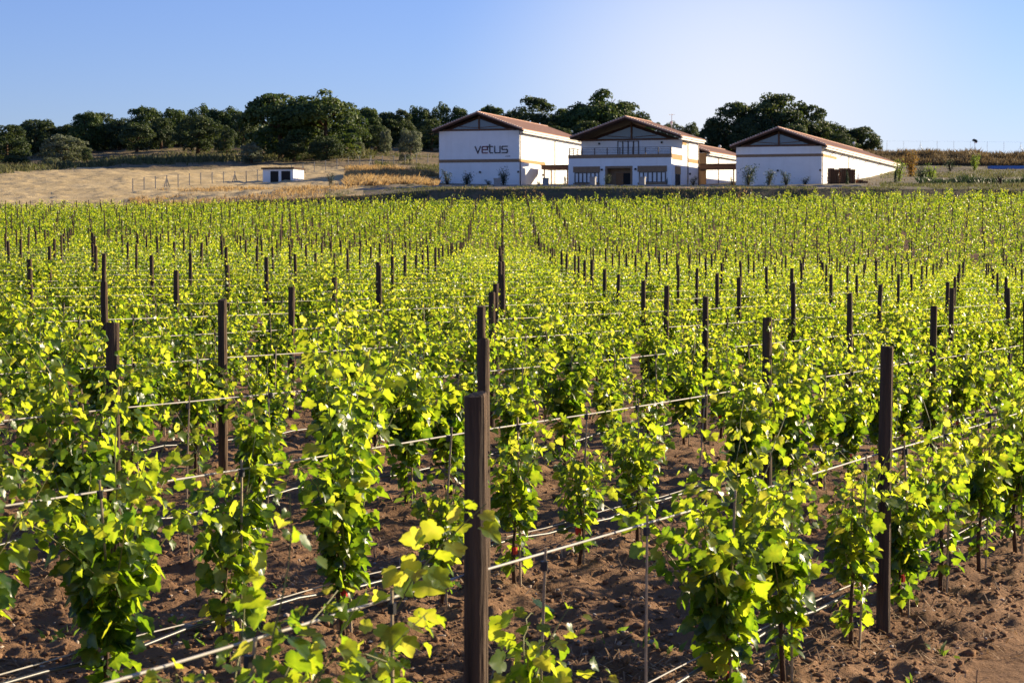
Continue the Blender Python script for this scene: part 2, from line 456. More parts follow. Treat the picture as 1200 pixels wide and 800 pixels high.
def gz(x, y, fine=True):
    x = np.asarray(x, float); y = np.asarray(y, float)
    z = gz0(x, y)
    if fine:
        near = np.clip((46 - y) / 20, 0, 1) * np.clip((y + 5) / 8, 0, 1)
        p, t = row_coord(x, y)
        f = p - np.round(p)
        ridge = 0.05 * np.exp(-(f * 2.6 / 0.45) ** 2)               # soil banked along the vines
        clods = fbm(x * 4.5, y * 4.5, 3, 3) * 0.085 + np.maximum(fbm(x * 11, y * 11, 21, 2), 0.02) * 0.07
        # wheel track of the tractor down the front alley
        tr = np.exp(-((p * 2.628 + 1.0) / 0.27) ** 4)
        tread = 0.012 * (np.abs(((t * 5.5 + np.abs(p * 2.628 + 1.0) * 6) % 1) - 0.5) * 2 - 0.5)
        bumpy = clods * (1 - 0.88 * tr) + tr * (tread - 0.03)
        z = z + near * (ridge + bumpy)
        far = np.clip((y - 214) / 10, 0, 1) * np.clip((900 - y) / 200, 0, 1)
        px = 600 + FPX * x / np.maximum(y, 4.0)
        rough = np.clip((510 - px) / 20, 0, 1)                       # straw swaths on the stubble
        z = z + far * (rough * (np.maximum(fbm(x * 0.42, y * 0.75, 55, 3), 0) * 0.62) + fbm(x * 0.12, y * 0.12, 61, 2) * 0.5 * np.clip((y - 330) / 50, 0, 1))
    return z

def gzs(x, y, fine=True):
    return float(gz(np.array([x]), np.array([y]), fine)[0])

def ground_at(px, d, fine=False):
    x = (px - 600) / FPX * d
    return Vector((x, d, gzs(x, d, fine)))

dl = list(np.linspace(-60, 3, 16)) + list(np.linspace(3.5, 9.3, 22))
dl += list(1 / np.linspace(1 / 9.5, 1 / 42.0, 250))
dl += list(np.linspace(43, 128, 70)) + list(np.linspace(129.5, 205.5, 46)) + list(np.linspace(206, 232, 40))
dl += list(np.linspace(233.5, 420, 150)) + list(np.linspace(424, 600, 40)) + [650, 720, 800, 950, 1200, 1500, 2200, 3200, 5000]
dl = np.array(dl)
ul = np.concatenate([-np.geomspace(4.0, 0.40, 22)[:-1], np.linspace(-0.40, 0.40, 330), np.geomspace(0.40, 4.0, 22)[1:]])
DD, UU = np.meshgrid(dl, ul, indexing='ij')
XX = UU * np.maximum(DD, 9.0)
ZZ = gz(XX, DD)
nd, nu = DD.shape
GV = np.stack([XX, DD, ZZ], -1).reshape(-1, 3)
ii, jj = np.meshgrid(np.arange(nd - 1), np.arange(nu - 1), indexing='ij')
q = (ii * nu + jj).ravel()
GF = np.stack([q, q + 1, q + nu + 1, q + nu], 1)
fd = 0.5 * (DD[:-1, :-1] + DD[1:, 1:]).ravel()
fu = 600 + FPX * 0.5 * (UU[:-1, :-1] + UU[1:, 1:]).ravel()
zone = np.zeros(len(GF), int)
zone[(fd > 206.3)] = 1
zone[(fd > 214.3)] = 2
edge = 345 + 12 * np.sin(fu / 40.0)
zone[(fd > 214.3) & (fu < 425)] = 3
zone[(fd > 214.3) & (fu >= 425) & (fu < 512) & (fd > 300)] = 3
zone[(fd > edge) & (fu < 900)] = 4
zone[(fd > 396) & (fu >= 900)] = 4
zone[(fd > 600)] = 4
for zi, (nm, mm) in enumerate([('ground', 'soil'), ('embankment', 'bank'), ('terrace_ground', 'terrace'), ('stubble_field', 'stubble'), ('hill', 'hill')]):
    F = GF[zone == zi]
    used, inv = np.unique(F, return_inverse=True)
    me = np_mesh(nm, GV[used], inv.reshape(F.shape), M[mm], smooth=True)
    tag(link(nm, me), kind='structure')

# ------------------------------------------------------------------ winery buildings
def root_at(name, px, py, D, theta, W):
    """building whose front right corner stands at photo column px, ground line py, depth D; front faces us, turned theta"""
    pr = at(px, py, D)
    ex = Vector((math.cos(theta), -math.sin(theta), 0))
    return empty(name, pr - ex * W, -theta)

def roof_slope(mb, x0, z0, x1, z1, y0, y1, th, period=0.32, amp=0.06):
    """barrel-tiled slope from ridge (x0,z0) to eave (x1,z1), running along y"""
    n = max(2, int((y1 - y0) / period * 4))
    ys = np.linspace(y0, y1, n + 1)
    nx, nz = -(z1 - z0), (x1 - x0)
    L = math.hypot(nx, nz); nx, nz = nx / L, nz / L
    if nz < 0: nx, nz = -nx, -nz
    vs, fs = [], []
    for i, y in enumerate(ys):
        h = amp * (0.5 + 0.5 * math.cos(2 * math.pi * i / 4.0))
        vs += [(x0 + nx * h, y, z0 + nz * h), (x1 + nx * h, y, z1 + nz * h), (x0 - nx * th, y, z0 - nz * th), (x1 - nx * th, y, z1 - nz * th)]
    for i in range(n):
        a, b = i * 4, i * 4 + 4
        fs += [(a, a + 1, b + 1, b), (a + 2, b + 2, b + 3, a + 3), (a + 1, a + 3, b + 3, b + 1), (a, b, b + 2, a + 2)]
    fs += [(0, 2, 3, 1), (n * 4, n * 4 + 1, n * 4 + 3, n * 4 + 2)]
    mb.add(vs, fs)

def gable_roof(root, W, y0, y1, ze, zr, ov, th=0.16, sof=0.26):
    """two tiled slopes over width W with side overhang ov; ze/zr top height at the eave edge / ridge"""
    c = W / 2
    mb = MB()
    roof_slope(mb, c, zr, -ov, ze, y0, y1, th)
    roof_slope(mb, c, zr, W + ov, ze, y0, y1, th)
    mb.tube([(c, y0 - 0.02, zr + 0.03), (c, y1 + 0.02, zr + 0.03)], 0.13, 8)
    rf = mb.build('roof', M['tile'], root)
    # mortared tile ends along the verge
    ve = MB()
    n = int(math.hypot(c + ov, zr - ze) / 0.42)
    for sgn in (-1, 1):
        for i in range(n):
            t = (i + 0.5) / n
            x = c + sgn * (c + ov) * t; z = zr + (ze - zr) * t + 0.035
            ve.box(x - 0.11, x + 0.11, y0 - 0.05, y0 + 0.25, z - 0.05, z + 0.085)
    ve.build('verge_tiles', M['mortar'], rf)
    so = MB()
    k = th + 0.02
    for sgn in (-1, 1):
        xe = c + sgn * (c + ov - 0.04)
        so.prism([(c, zr - k * 1.06), (xe, ze - k + 0.02), (xe, ze - k - sof + 0.05), (c, zr - k - sof)], 'y', y0 + 0.03, y1 - 0.05)
    so.build('soffit', M['soffit'], root)
    return rf

def gutter_and_pipes(root, W, y0, y1, ze, ov, pipes, zb):
    g = MB()
    g.box(W + ov - 0.02, W + ov + 0.16, y0 + 0.1, y1 - 0.1, ze - 0.36, ze - 0.14)
    g.box(W + ov - 0.5, W + ov - 0.03, y0 + 0.3, y1 - 0.3, ze - 0.62, ze - 0.44)
    g.build('gutter', M['gutter'], root)
    for yp in pipes:
        p = MB()
        p.tube([(W + ov + 0.05, yp, ze - 0.3), (W + ov - 0.1, yp, ze - 0.62), (W + 0.12, yp, ze - 0.95), (W + 0.12, yp, zb)], 0.075, 8)
        p.build('downpipe', M['pipe'], root)

def gable_front(root, W, y, zw, zr, slope, glass_half, beam_x):
    """timber beam, king post and glazed triangle under the rake; zw = wall top"""
    c = W / 2
    top = zr - 0.62
    gz_ = zw + 0.32
    g = MB().prism([(c - glass_half, gz_), (c + glass_half, gz_), (c, min(gz_ + glass_half * slope, top))], 'y', y + 0.12, y + 0.2)
    gl = g.build('gable_window', M['glass'], root)
    # dark boarding round the glass
    b = MB().prism([(0.02, zw + 0.005), (W - 0.02, zw + 0.005), (c, zw + (c - 0.02) * slope - 0.05)], 'y', y + 0.24, y + 0.34)
    b.build('gable_boarding', M['soffit'], root)
    t = MB()
    t.box(beam_x[0], beam_x[1], y - 0.06, y + 0.22, zw + 0.005, zw + 0.3)
    t.box(c - 0.13, c + 0.13, y - 0.04, y + 0.23, zw + 0.305, top)
    t.build('gable_timber', M['timber'], root)
    br = MB()
    for sgn in (-1, 1):
        p0 = Vector((c + sgn * 0.2, y + 0.05, zw + 0.5)); p1 = Vector((c + sgn * glass_half * 0.72, y + 0.05, gz_ + glass_half * 0.22 * slope + 0.05))
        br.tube([p0, p1], 0.05, 5)
    br.build('gable_brace', M['timber'], root)

def wall_lamp(root, x, z, y=-0.01):
    MB().box(x - 0.13, x + 0.13, y - 0.22, y, z - 0.14, z + 0.14).build('wall_lamp', M['dark'], root)

def window(root, x0, x1, z0, z1, y, n, pane_mat, depth=0.12):
    """multi-leaf window set against the wall plane y (frame proud)"""
    f = MB()
    t = 0.1
    f.box(x0, x1, y - depth, y + 0.02, z0, z0 + t)
    f.box(x0, x1, y - depth, y + 0.02, z1 - t, z1)
    xs = np.linspace(x0, x1, n + 1)
    for i, x in enumerate(xs):
        w = 0.09 if 0 < i < n else 0.07
        xa = min(max(x - w, x0), x1 - 2 * w)
        f.box(xa, xa + 2 * w, y - depth + 0.004, y + 0.016, z0 + t, z1 - t)
    fr = f.build('window', M['frame'], root)
    MB().box(x0 + 0.03, x1 - 0.03, y - 0.05, y - 0.02, z0 + 0.03, z1 - 0.03).build('pane', pane_mat, fr)
    return fr

def letters(root, x0, z0, w, h, y):
    """lower-case wide lettering standing on the wall as raised strokes"""
    st = h * 0.135
    def strokes(pts, mb):
        for a, b in zip(pts[:-1], pts[1:]):
            ax, az = a; bx, bz = b
            L = math.hypot(bx - ax, bz - az)
            ux, uz = (bx - ax) / L, (bz - az) / L
            nx, nz = -uz * st / 2, ux * st / 2
            ax -= ux * st / 2; az -= uz * st / 2; bx += ux * st / 2; bz += uz * st / 2
            mb.prism([(ax + nx, az + nz), (bx + nx, bz + nz), (bx - nx, bz - nz), (ax - nx, az - nz)], 'y', y - 0.08, y - 0.004)
    cw = w / 5.35
    g = {}
    lw = cw * 0.84
    xh = h * 0.80
    def rr(pts, ox): return [(x0 + ox + p[0] * lw, z0 + p[1] * xh) for p in pts]
    L1 = MB(); strokes(rr([(0, 1), (0.5, 0), (1, 1)], 0), L1)
    L2 = MB(); strokes(rr([(0, 0.52), (1, 0.52), (1, 0.85), (0.88, 1), (0.12, 1), (0, 0.85), (0, 0.15), (0.12, 0), (0.98, 0)], cw * 1.12), L2)
    L3 = MB(); strokes(rr([(0.3, 1.28), (0.3, 0.15), (0.42, 0), (0.82, 0)], cw * 2.08), L3); strokes(rr([(0, 1), (0.82, 1)], cw * 2.08), L3)
    L4 = MB(); strokes(rr([(0, 1), (0, 0.15), (0.12, 0), (1, 0)], cw * 3.12), L4); strokes(rr([(1, 1), (1, 0)], cw * 3.12), L4)
    L5 = MB(); strokes(rr([(0.97, 1), (0.12, 1), (0, 0.88), (0, 0.6), (0.12, 0.52), (0.88, 0.52), (1, 0.42), (1, 0.12), (0.88, 0), (0.03, 0)], cw * 4.28), L5)
    sg = L1.build('lettering', M['letter'], root)
    L2.build('letter', M['letter_red'], sg)
    for q in (L3, L4, L5): q.build('letter', M['letter'], sg)
    # small second line under the name
    sm = MB()
    for k in range(7):
        sm.box(x0 + w * 0.90 + k * 0.12, x0 + w * 0.90 + k * 0.12 + 0.07, y - 0.03, y - 0.004, z0 - 0.62, z0 - 0.5)
    sm.build('small_print', M['letter'], sg)

# --- left hall with the lettering
TH1 = R(16)
W1 = 13.41
b1 = root_at('winery_hall', 608.5, 219.5, 300, TH1, W1)
tag(b1, 'large white hall with dark lettering on its shaded front wall and a tiled roof', 'building')
H1, L1_ = 9.03, 42.0
MB().box(0, W1, 0, L1_, -1.5, H1).build('wall', M['white'], b1)
MB().box(-0.03, W1 + 0.03, -0.035, 0.3, 4.0, 4.5).build('wall_band', M['brown_band'], b1)
MB().box(W1 - 0.3, W1 + 0.036, 0.32, 16.0, 4.0, 4.5).build('wall_band', M['ochre'], b1)
gable_roof(b1, W1, -1.1, L1_ + 0.6, 9.22, 12.0, 0.85)
gable_front(b1, W1, 0, H1, 12.0, 0.36, 4.5, (0.6, W1 - 0.9))
gutter_and_pipes(b1, W1, -1.0, L1_, 9.22, 0.85, (0.25, 22.0), -1)
wall_lamp(b1, 6.9, 2.45); wall_lamp(b1, 13.25, 2.45)
letters(b1, 6.08, 5.5, 5.6, 1.26, 0)
lp = MB(); lp.box(W1, W1 + 0.25, 14, 14.3, 2.2, 2.5); lp.build('wall_lamp', M['dark'], b1)

# --- middle building with terrace
TH2 = R(19)
W2 = 16.5
b2 = root_at('winery_house', 786.7, 219.3, 288, TH2, W2)
tag(b2, 'white two-storey middle building with a railed terrace, deep gable roof and wooden entrance', 'building')
HB = 5.1
w2 = MB()
PX0, PX1 = 5.95, 10.35        # portal opening
PD = 1.6
w2.box(0, PX0, 0, 6.9, -1.5, HB - 0.56)
w2.box(PX1, W2, 0, 6.9, -1.5, HB - 0.56)
w2.box(PX0, PX1, 0, 6.9, 3.3, HB - 0.56)
w2.box(PX0, PX1, PD, 6.9, -1.5, 3.3)
w2.box(0, W2, 6.9, 17.8, -1.5, 7.55)
w2.build('wall', M['white'], b2)
MB().box(-0.03, W2 + 0.035, -0.035, 6.9, HB - 0.557, HB).build('wall_band', M['brown_band'], b2)
MB().box(W2 - 0.2, W2 + 0.045, 0.3, 6.88, HB - 0.8, HB - 0.1).build('wall_band', M['ochre'], b2)
MB().box(W2 - 0.2, W2 + 0.036, 10.5, 17.6, HB - 0.95, HB - 0.35).build('wall_band', M['ochre'], b2)
MB().box(W2 - 0.2, W2 + 0.036, 6.93, 9.6, 6.75, 7.3).build('wall_band', M['ochre'], b2)
gable_roof(b2, W2, 3.0, 19.3, 8.05, 11.1, 0.75)
gable_front(b2, W2, 6.9, 7.52, 11.0, 0.33, 5.7, (-0.5, W2 - 0.2))
gutter_and_pipes(b2, W2, 3.2, 19.2, 8.05, 0.75, (10.2, 17.5), -1)
rl = MB()
for i in range(9):
    x = 0.1 + i * (W2 - 0.25) / 8
    rl.box(x, x + 0.15, 0.04, 0.14, HB, HB + 1.0)
for z in (0.25, 0.5, 0.75): rl.box(0.1, W2 - 0.1, 0.07, 0.11, HB + z - 0.025, HB + z + 0.025)
rl.box(0.08, W2 - 0.05, 0.04, 0.14, HB + 1.0, HB + 1.07)
for yy in (2.3, 4.6, 6.6): rl.box(0.05, 0.13, yy, yy + 0.1, HB, HB + 1.0)
rl.box(0.04, 0.14, 0.15, 6.8, HB + 1.0, HB + 1.07)
for z in (0.25, 0.5, 0.75): rl.box(0.07, 0.11, 0.15, 6.8, HB + z - 0.025, HB + z + 0.025)
rl.build('railing', M['rail'], b2)
MB().box(W2 - 0.18, W2 - 0.005, 0.15, 6.85, HB, HB + 0.98).build('terrace_parapet', M['white'], b2)
window(b2, 6.0, 9.5, HB - 0.3, 7.45, 6.9, 4, M['pane_blind'])
wall_lamp(b2, 3.0, 7.1, 6.89); wall_lamp(b2, 13.2, 7.15, 6.89); wall_lamp(b2, 5.45, 2.75); wall_lamp(b2, 10.85, 2.8)
for x0, x1 in ((0.95, 5.05), (11.3, 15.7)):
    window(b2, x0 + 0.1, x1 - 0.05, 0.75, 2.35, 0, 6 if x0 < 5 else 6, M['pane_blind'])
    MB().box(x0 - 0.15, x1 + 0.1, -0.05, 0.1, 2.37, 3.28).build('shutter_box', M['brown_band'], b2)
    MB().box(x0 - 0.1, x1 + 0.05, -0.14, 0.05, 0.42, 0.72).build('sill', M['brown_band'], b2)
pt = MB()
pt.box(PX0 + 0.003, PX0 + 0.35, 0.05, PD - 0.06, -1, 3.297); pt.box(PX1 - 0.35, PX1 - 0.003, 0.05, PD - 0.06, -1, 3.297)
pt.box(PX0 + 0.353, PX1 - 0.353, 0.06, PD - 0.06, 2.95, 3.29)
pt.box(PX0 + 0.353, PX1 - 0.353, PD - 0.16, PD - 0.01, -1, 2.94)
pt.build('porch', M['brown_band'], b2)
dr = MB().box(7.35, 8.5, PD - 0.27, PD - 0.165, -0.6, 2.25).build('door', M['door'], b2)
MB().box(8.34, 8.42, PD - 0.33, PD - 0.275, 0.95, 1.15).build('handle', M['steel'], dr)
MB().box(8.55, 9.75, PD - 0.24, PD - 0.165, -0.6, 2.25).build('doorway_shade_panel', M['dark'], b2)  # solid near-black panel, painted as the shade inside a doorway
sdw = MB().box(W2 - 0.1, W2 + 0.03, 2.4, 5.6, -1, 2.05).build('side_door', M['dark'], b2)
MB().box(W2 - 0.1, W2 + 0.05, 2.2, 5.8, 2.07, 3.3).build('side_door_panel', M['ochre'], b2)
MB().box(W2, W2 + 0.22, 11.5, 11.8, 2.2, 2.5).build('wall_lamp', M['dark'], b2)
# aerial on its roof
ar = empty('roof_aerial', b2.matrix_basis @ Vector((12.6, 15.5, 9.2)), -TH2)
tag(ar, 'thin television aerial standing on the roof of the middle building', 'aerial')
MB().tube([(0, 0, 0), (0, 0, 2.9)], 0.05, 6).build('mast', M['gutter'], ar)
a_ = MB().tube([(-0.5, 0, 2.8), (0.5, 0, 2.8)], 0.035, 5)
for k in range(5): a_.tube([(-0.4 + 0.2 * k, -0.35, 2.8), (-0.4 + 0.2 * k, 0.35, 2.8)], 0.02, 4)
MB().box(-0.16, 0.16, -0.14, -0.06, 1.3, 1.75).build('amplifier_box', M['gutter'], ar)
a_.build('antenna', M['gutter'], ar)

# --- right hall, long and low
TH3 = R(19)
W3 = 13.4
b3 = root_at('low_winery_hall', 962.7, 219.3, 290, TH3, W3)
tag(b3, 'long low white hall at the right with its tiled roof running far back', 'building')
H3, L3_ = 6.3, 86.0
MB().box(0, W3, 0, L3_, -1.5, H3).build('wall', M['white'], b3)
MB().box(-0.03, W3 + 0.03, -0.035, 0.3, 4.72, 5.15).build('wall_band', M['brown_band'], b3)
MB().box(W3 - 0.3, W3 + 0.036, 0.32, 14.0, 4.72, 5.15).build('wall_band', M['ochre'], b3)
gable_roof(b3, W3, -1.1, L3_ + 0.6, 6.48, 9.25, 0.85)
gable_front(b3, W3, 0, H3, 9.25, 0.36, 4.6, (0.8, W3 - 0.9))
gutter_and_pipes(b3, W3, -1.0, L3_, 6.48, 0.85, (0.25, 26.0), -1)
wall_lamp(b3, 6.6, 2.6); wall_lamp(b3, 13.2, 2.6)
sdo = MB().box(W3 - 0.1, W3 + 0.03, 12.5, 17.5, -1, 4.0).build('side_door', M['pane_blind'], b3)
for yy in (8, 17, 30, 44, 60): MB().tube([(W3, yy, 5.2), (W3 + 0.8, yy, 5.8)], 0.06, 5).build('eave_bracket', M['timber'], b3)

# --- link building between them, behind
TH4 = R(19)
b4 = root_at('link_building', 827.5, 218.5, 322, TH4, 9.0)
tag(b4, 'small linking building behind, ochre front and white sunlit side under a tiled roof', 'building')
MB().box(0, 9.0, 0, 34, -1.5, 5.75).build('wall', M['white'], b4)
MB().box(0.1, 9.03, -0.04, 0.0, -1.4, 5.7).build('front_cladding', M['ochre'], b4)
MB().box(6.0, 9.05, -0.1, -0.042, 2.6, 3.3).build('wall_band', M['timber'], b4)
gable_roof(b4, 9.0, -0.8, 34.5, 5.95, 7.7, 0.7)
gutter_and_pipes(b4, 9.0, -0.7, 34, 5.95, 0.7, (9.0,), -1)

def canopy(pxl, pxr, ytop, ybot, D, theta, depth, label):
    s = D / FPX
    w = (pxr - pxl) * s / math.cos(theta)
    gy = 218.6
    r = root_at('timber_canopy', pxr, gy, D, theta, w)
    tag(r, label, 'canopy', 'timber canopies between the buildings')
    zt, zb = (gy - ytop) * s, (gy - ybot) * s
    MB().box(0, w, 0, depth, zb, zt).build('canopy_beam', M['timber'], r)
    MB().box(-0.15, w + 0.15, -0.15, depth + 0.15, zt + 0.003, zt + 0.1).build('canopy_top', M['soffit'], r)
    for x in (0.3, w - 0.5):
        for yy in (0.3, depth - 0.5):
            MB().box(x, x + 0.2, yy, yy + 0.2, -1.2, zb - 0.003).build('canopy_post', M['ochre'], r)
canopy(634.5, 667, 194, 198.5, 306, R(17), 5.0, 'brown timber canopy bridging the lettered hall and the middle building')
canopy(818, 862, 192.5, 198, 304, R(19), 4.5, 'brown timber canopy bridging the middle building and the low hall')

# --- small shed on the slope
s_ = root_at('pump_shed', 343.7, 214.2, 297, R(15), 5.15)
tag(s_, 'small white flat-roofed shed with two dark doors on the dry slope', 'shed')
MB().box(0, 5.15, 0, 4.6, -1.0, 2.15).build('wall', M['white'], s_)
MB().box(-0.2, 5.35, -0.25, 4.8, 2.153, 2.42).build('roof', M['soffit'], s_)
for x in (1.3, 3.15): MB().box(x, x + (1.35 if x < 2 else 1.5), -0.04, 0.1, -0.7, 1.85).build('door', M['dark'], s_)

# --- low stone wall and blocks along the terrace edge
wv = MB()
pxs = list(np.arange(420, 1010, 6))
pts = [ground_at(p, 219.5) for p in pxs]
for i in range(len(pts) - 1):
    a, b = pts[i], pts[i + 1]
    h0, h1 = 0.17 + 0.06 * math.sin(i * 1.7), 0.17 + 0.06 * math.sin(i * 1.7 + 1.7)
    t = 0.2
    vs = [(a.x, a.y - t, a.z - 0.5), (b.x, b.y - t, b.z - 0.5), (b.x, b.y + t, b.z - 0.5), (a.x, a.y + t, a.z - 0.5),
          (a.x, a.y - t, a.z + h0), (b.x, b.y - t, b.z + h1), (b.x, b.y + t, b.z + h1), (a.x, a.y + t, a.z + h0)]
    wv.add(vs, [(4, 5, 6, 7), (0, 1, 5, 4), (2, 3, 7, 6)] + ([(3, 0, 4, 7)] if i == 0 else []) + ([(1, 2, 6, 5)] if i == len(pts) - 2 else []))
wo = wv.build('low_stone_wall', M['grey_stone'])
tag(wo, 'low grey rubble wall running along the top of the bank before the buildings', 'wall')

def block(px0, px1, yt, D, label):
    s = D / FPX
    c = at((px0 + px1) / 2, 219.5, D)
    w = (px1 - px0) * s; h = (219.5 - yt) * s
    r = empty('stone_block', c, -R(15))
    tag(r, label, 'stone block', 'grey stone blocks before the buildings')
    m_ = MB()
    m_.box(-w / 2, w / 2, -w / 2, w / 2, -0.8, h - 0.15)
    m_.build('shaft', M['grey_stone'], r)
    MB().box(-w / 2 - 0.06, w / 2 + 0.06, -w / 2 - 0.06, w / 2 + 0.06, h - 0.147, h).build('cap', M['grey_stone'], r)
block(579.5, 586, 209, 280, 'grey stone block before the lettered wall, left of a tall shrub')
block(636.5, 642.5, 208.5, 285, 'grey stone block by the gap between lettered hall and middle building')
block(691.5, 698, 207.5, 275, 'grey stone block standing before the left ground-floor window')
block(749.5, 756, 207.5, 275, 'grey stone block standing before the right ground-floor window')

# --- pallets piled by the low hall
def pallet_mesh():
    m_ = MB()
    for k in range(7): m_.box(-0.6, 0.6, -0.48 + k * 0.15, -0.48 + k * 0.15 + 0.1, 0.118, 0.14)
    for x in (-0.6, -0.07, 0.46): m_.box(x, x + 0.14, -0.48, 0.52, 0.022, 0.117)
    for k in range(3): m_.box(-0.6, 0.6, -0.48 + k * 0.45, -0.48 + k * 0.45 + 0.1, 0.0, 0.02)
    return m_.mesh('pallet', M['pallet'])
PM = pallet_mesh()
npal = 0
for px, n, lab in ((973.5, 16, 'left tall'), (979, 15, 'second tall'), (987, 16, 'third tall'), (992.5, 16, 'fourth tall'), (998, 15, 'right tall'), (1007, 6, 'low left'), (1013, 5, 'low right')):
    base = at(px, 219.0, 284)
    for k in range(n):
        o = link('pallet', PM)
        o.location = base + Vector((random.uniform(-.05, .05), random.uniform(-.05, .05), k * 0.175))
        o.rotation_euler = (0, 0, R(20 + random.uniform(-4, 4)))
        o.scale = (0.58 if n > 8 else 0.6, 0.9, 1.22)
        tag(o, 'brown wooden pallet, %s from the bottom of the %s pile beside the low hall' % (ordw(k + 1), lab), 'pallet', 'pallets piled beside the low hall')

# lamps and poles
def pole_lamp(px, ytop, d, name, label, cat, head):
    g = ground_at(px, d)
    top = at(px, ytop, d).z
    r = empty(name, g); tag(r, label, cat)
    MB().tube([(0, 0, -0.2), (0, 0, top - g.z)], 0.05, 6).build('pole', M['steel'], r)
    h = MB()
    if head == 'round':
        bm = []
        for i in range(5):
            pass
        n = 8
        zs = [(-0.32, .05), (-0.22, .26), (0, .36), (.22, .26), (.32, .05)]
        h.tube([(0, 0, top - g.z + z) for z, _ in zs], [q for _, q in zs], n)
        h.build('lamp_head', M['gutter'], r)
    else:
        h.prism([(-0.65, 0.05), (-0.3, 0.42), (0.35, 0.2), (0.62, -0.25), (0.35, -0.4), (-0.2, -0.15)], 'y', -0.3, 0.3)
        for i in range(len(h.v)): h.v[i] = (h.v[i][0], h.v[i][1], h.v[i][2] + top - g.z)
        h.build('lamp_head', M['dark'], r)
        MB().box(-0.1, 0.42, -0.31, 0.31, top - g.z - 0.52, top - g.z - 0.41).build('lens', M['tie_red'], r)
pole_lamp(999, 168, 396, 'pole_lamp', 'pole with a pale rounded lamp head behind the low hall roof', 'lamp', 'round')
pole_lamp(1140, 165, 425, 'pole_floodlight', 'thin pole with a tilted dark floodlight head above the grassy mound', 'floodlight', 'flood')
pole_lamp(842.5, 172, 372, 'pole_lamp', 'pole with a pale rounded lamp head above the linking roof', 'lamp', 'round')

# fences
def fence(pxs, ds, hgt, label, rad=0.05, rails=3):
    p = [ground_at(a, b) for a, b in zip(pxs, ds)]
    r = empty('wire_fence', p[0]); tag(r, label, 'fence')
    o0 = p[0]
    for i, q in enumerate(p):
        m_ = MB().tube([q - o0 - Vector((0, 0, 0.3)), q - o0 + Vector((0, 0, hgt))], rad, 6)
        if i % 6 == 3 and i + 1 < len(p):
            dv = (p[i + 1] - q).normalized()
            for s in (-1, 1): m_.tube([q - o0 + Vector((0, 0, hgt * 0.8)), q - o0 + dv * s * 1.1], rad * 0.8, 5)
        m_.build('post', M['steel'], r)
    w = MB()
    for k in range(rails):
        z = hgt * (0.98 - k * 0.45)
        w.tube([q - o0 + Vector((0, 0, z)) for q in p], 0.008, 4)
    w.build('wires', M['steel'], r)
n = 28
pp = [157 + (515 - 157) * (i / (n - 1)) for i in range(n)]
fence(pp, [256 + (q_ - 157) / 358 * 118 for q_ in pp], 1.85, 'dark wire fence on steel posts climbing the stubble slope behind the white shed', 0.08)
pp = [1018 + 19.5 * i for i in range(13)]
fence(pp, [432 + 0.2 * i for i in range(13)], 3.4, 'faint wire fence on tall thin posts along the top of the grassy mound', 0.03, 1)

tp = MB()
gp0, gp1 = ground_at(1158, 385), ground_at(1290, 385)
tp.box(gp0.x, gp1.x, 384, 387, gp0.z - 0.2, gp0.z + 0.45)
tag(tp.build('tarpaulin', M['blue']), 'long low blue tarpaulin lying before the grassy mound at the right', 'tarpaulin')

# ------------------------------------------------------------------ foliage builders
def rand_dirs(n, g):
    v = g.normal(size=(n, 3)); return v / np.linalg.norm(v, axis=1)[:, None]

def cards(C, Nn, size, g, aspect=0.8):
    """small bent leaf-clump faces at C facing Nn: two triangles each with a fold"""
    n = len(C)
    t = np.cross(Nn, rand_dirs(n, g)); t /= np.maximum(np.linalg.norm(t, axis=1), 1e-6)[:, None]
    b = np.cross(Nn, t)
    s = np.asarray(size).reshape(-1, 1) * np.ones((n, 1))
    V = np.stack([C - t * s, C - b * s * aspect + Nn * s * 0.3, C + t * s, C + b * s * aspect + Nn * s * 0.25], 1)
    F = np.arange(4 * n).reshape(n, 4)
    T = np.concatenate([F[:, [0, 1, 2]], F[:, [0, 2, 3]]])
    return V.reshape(-1, 3), T

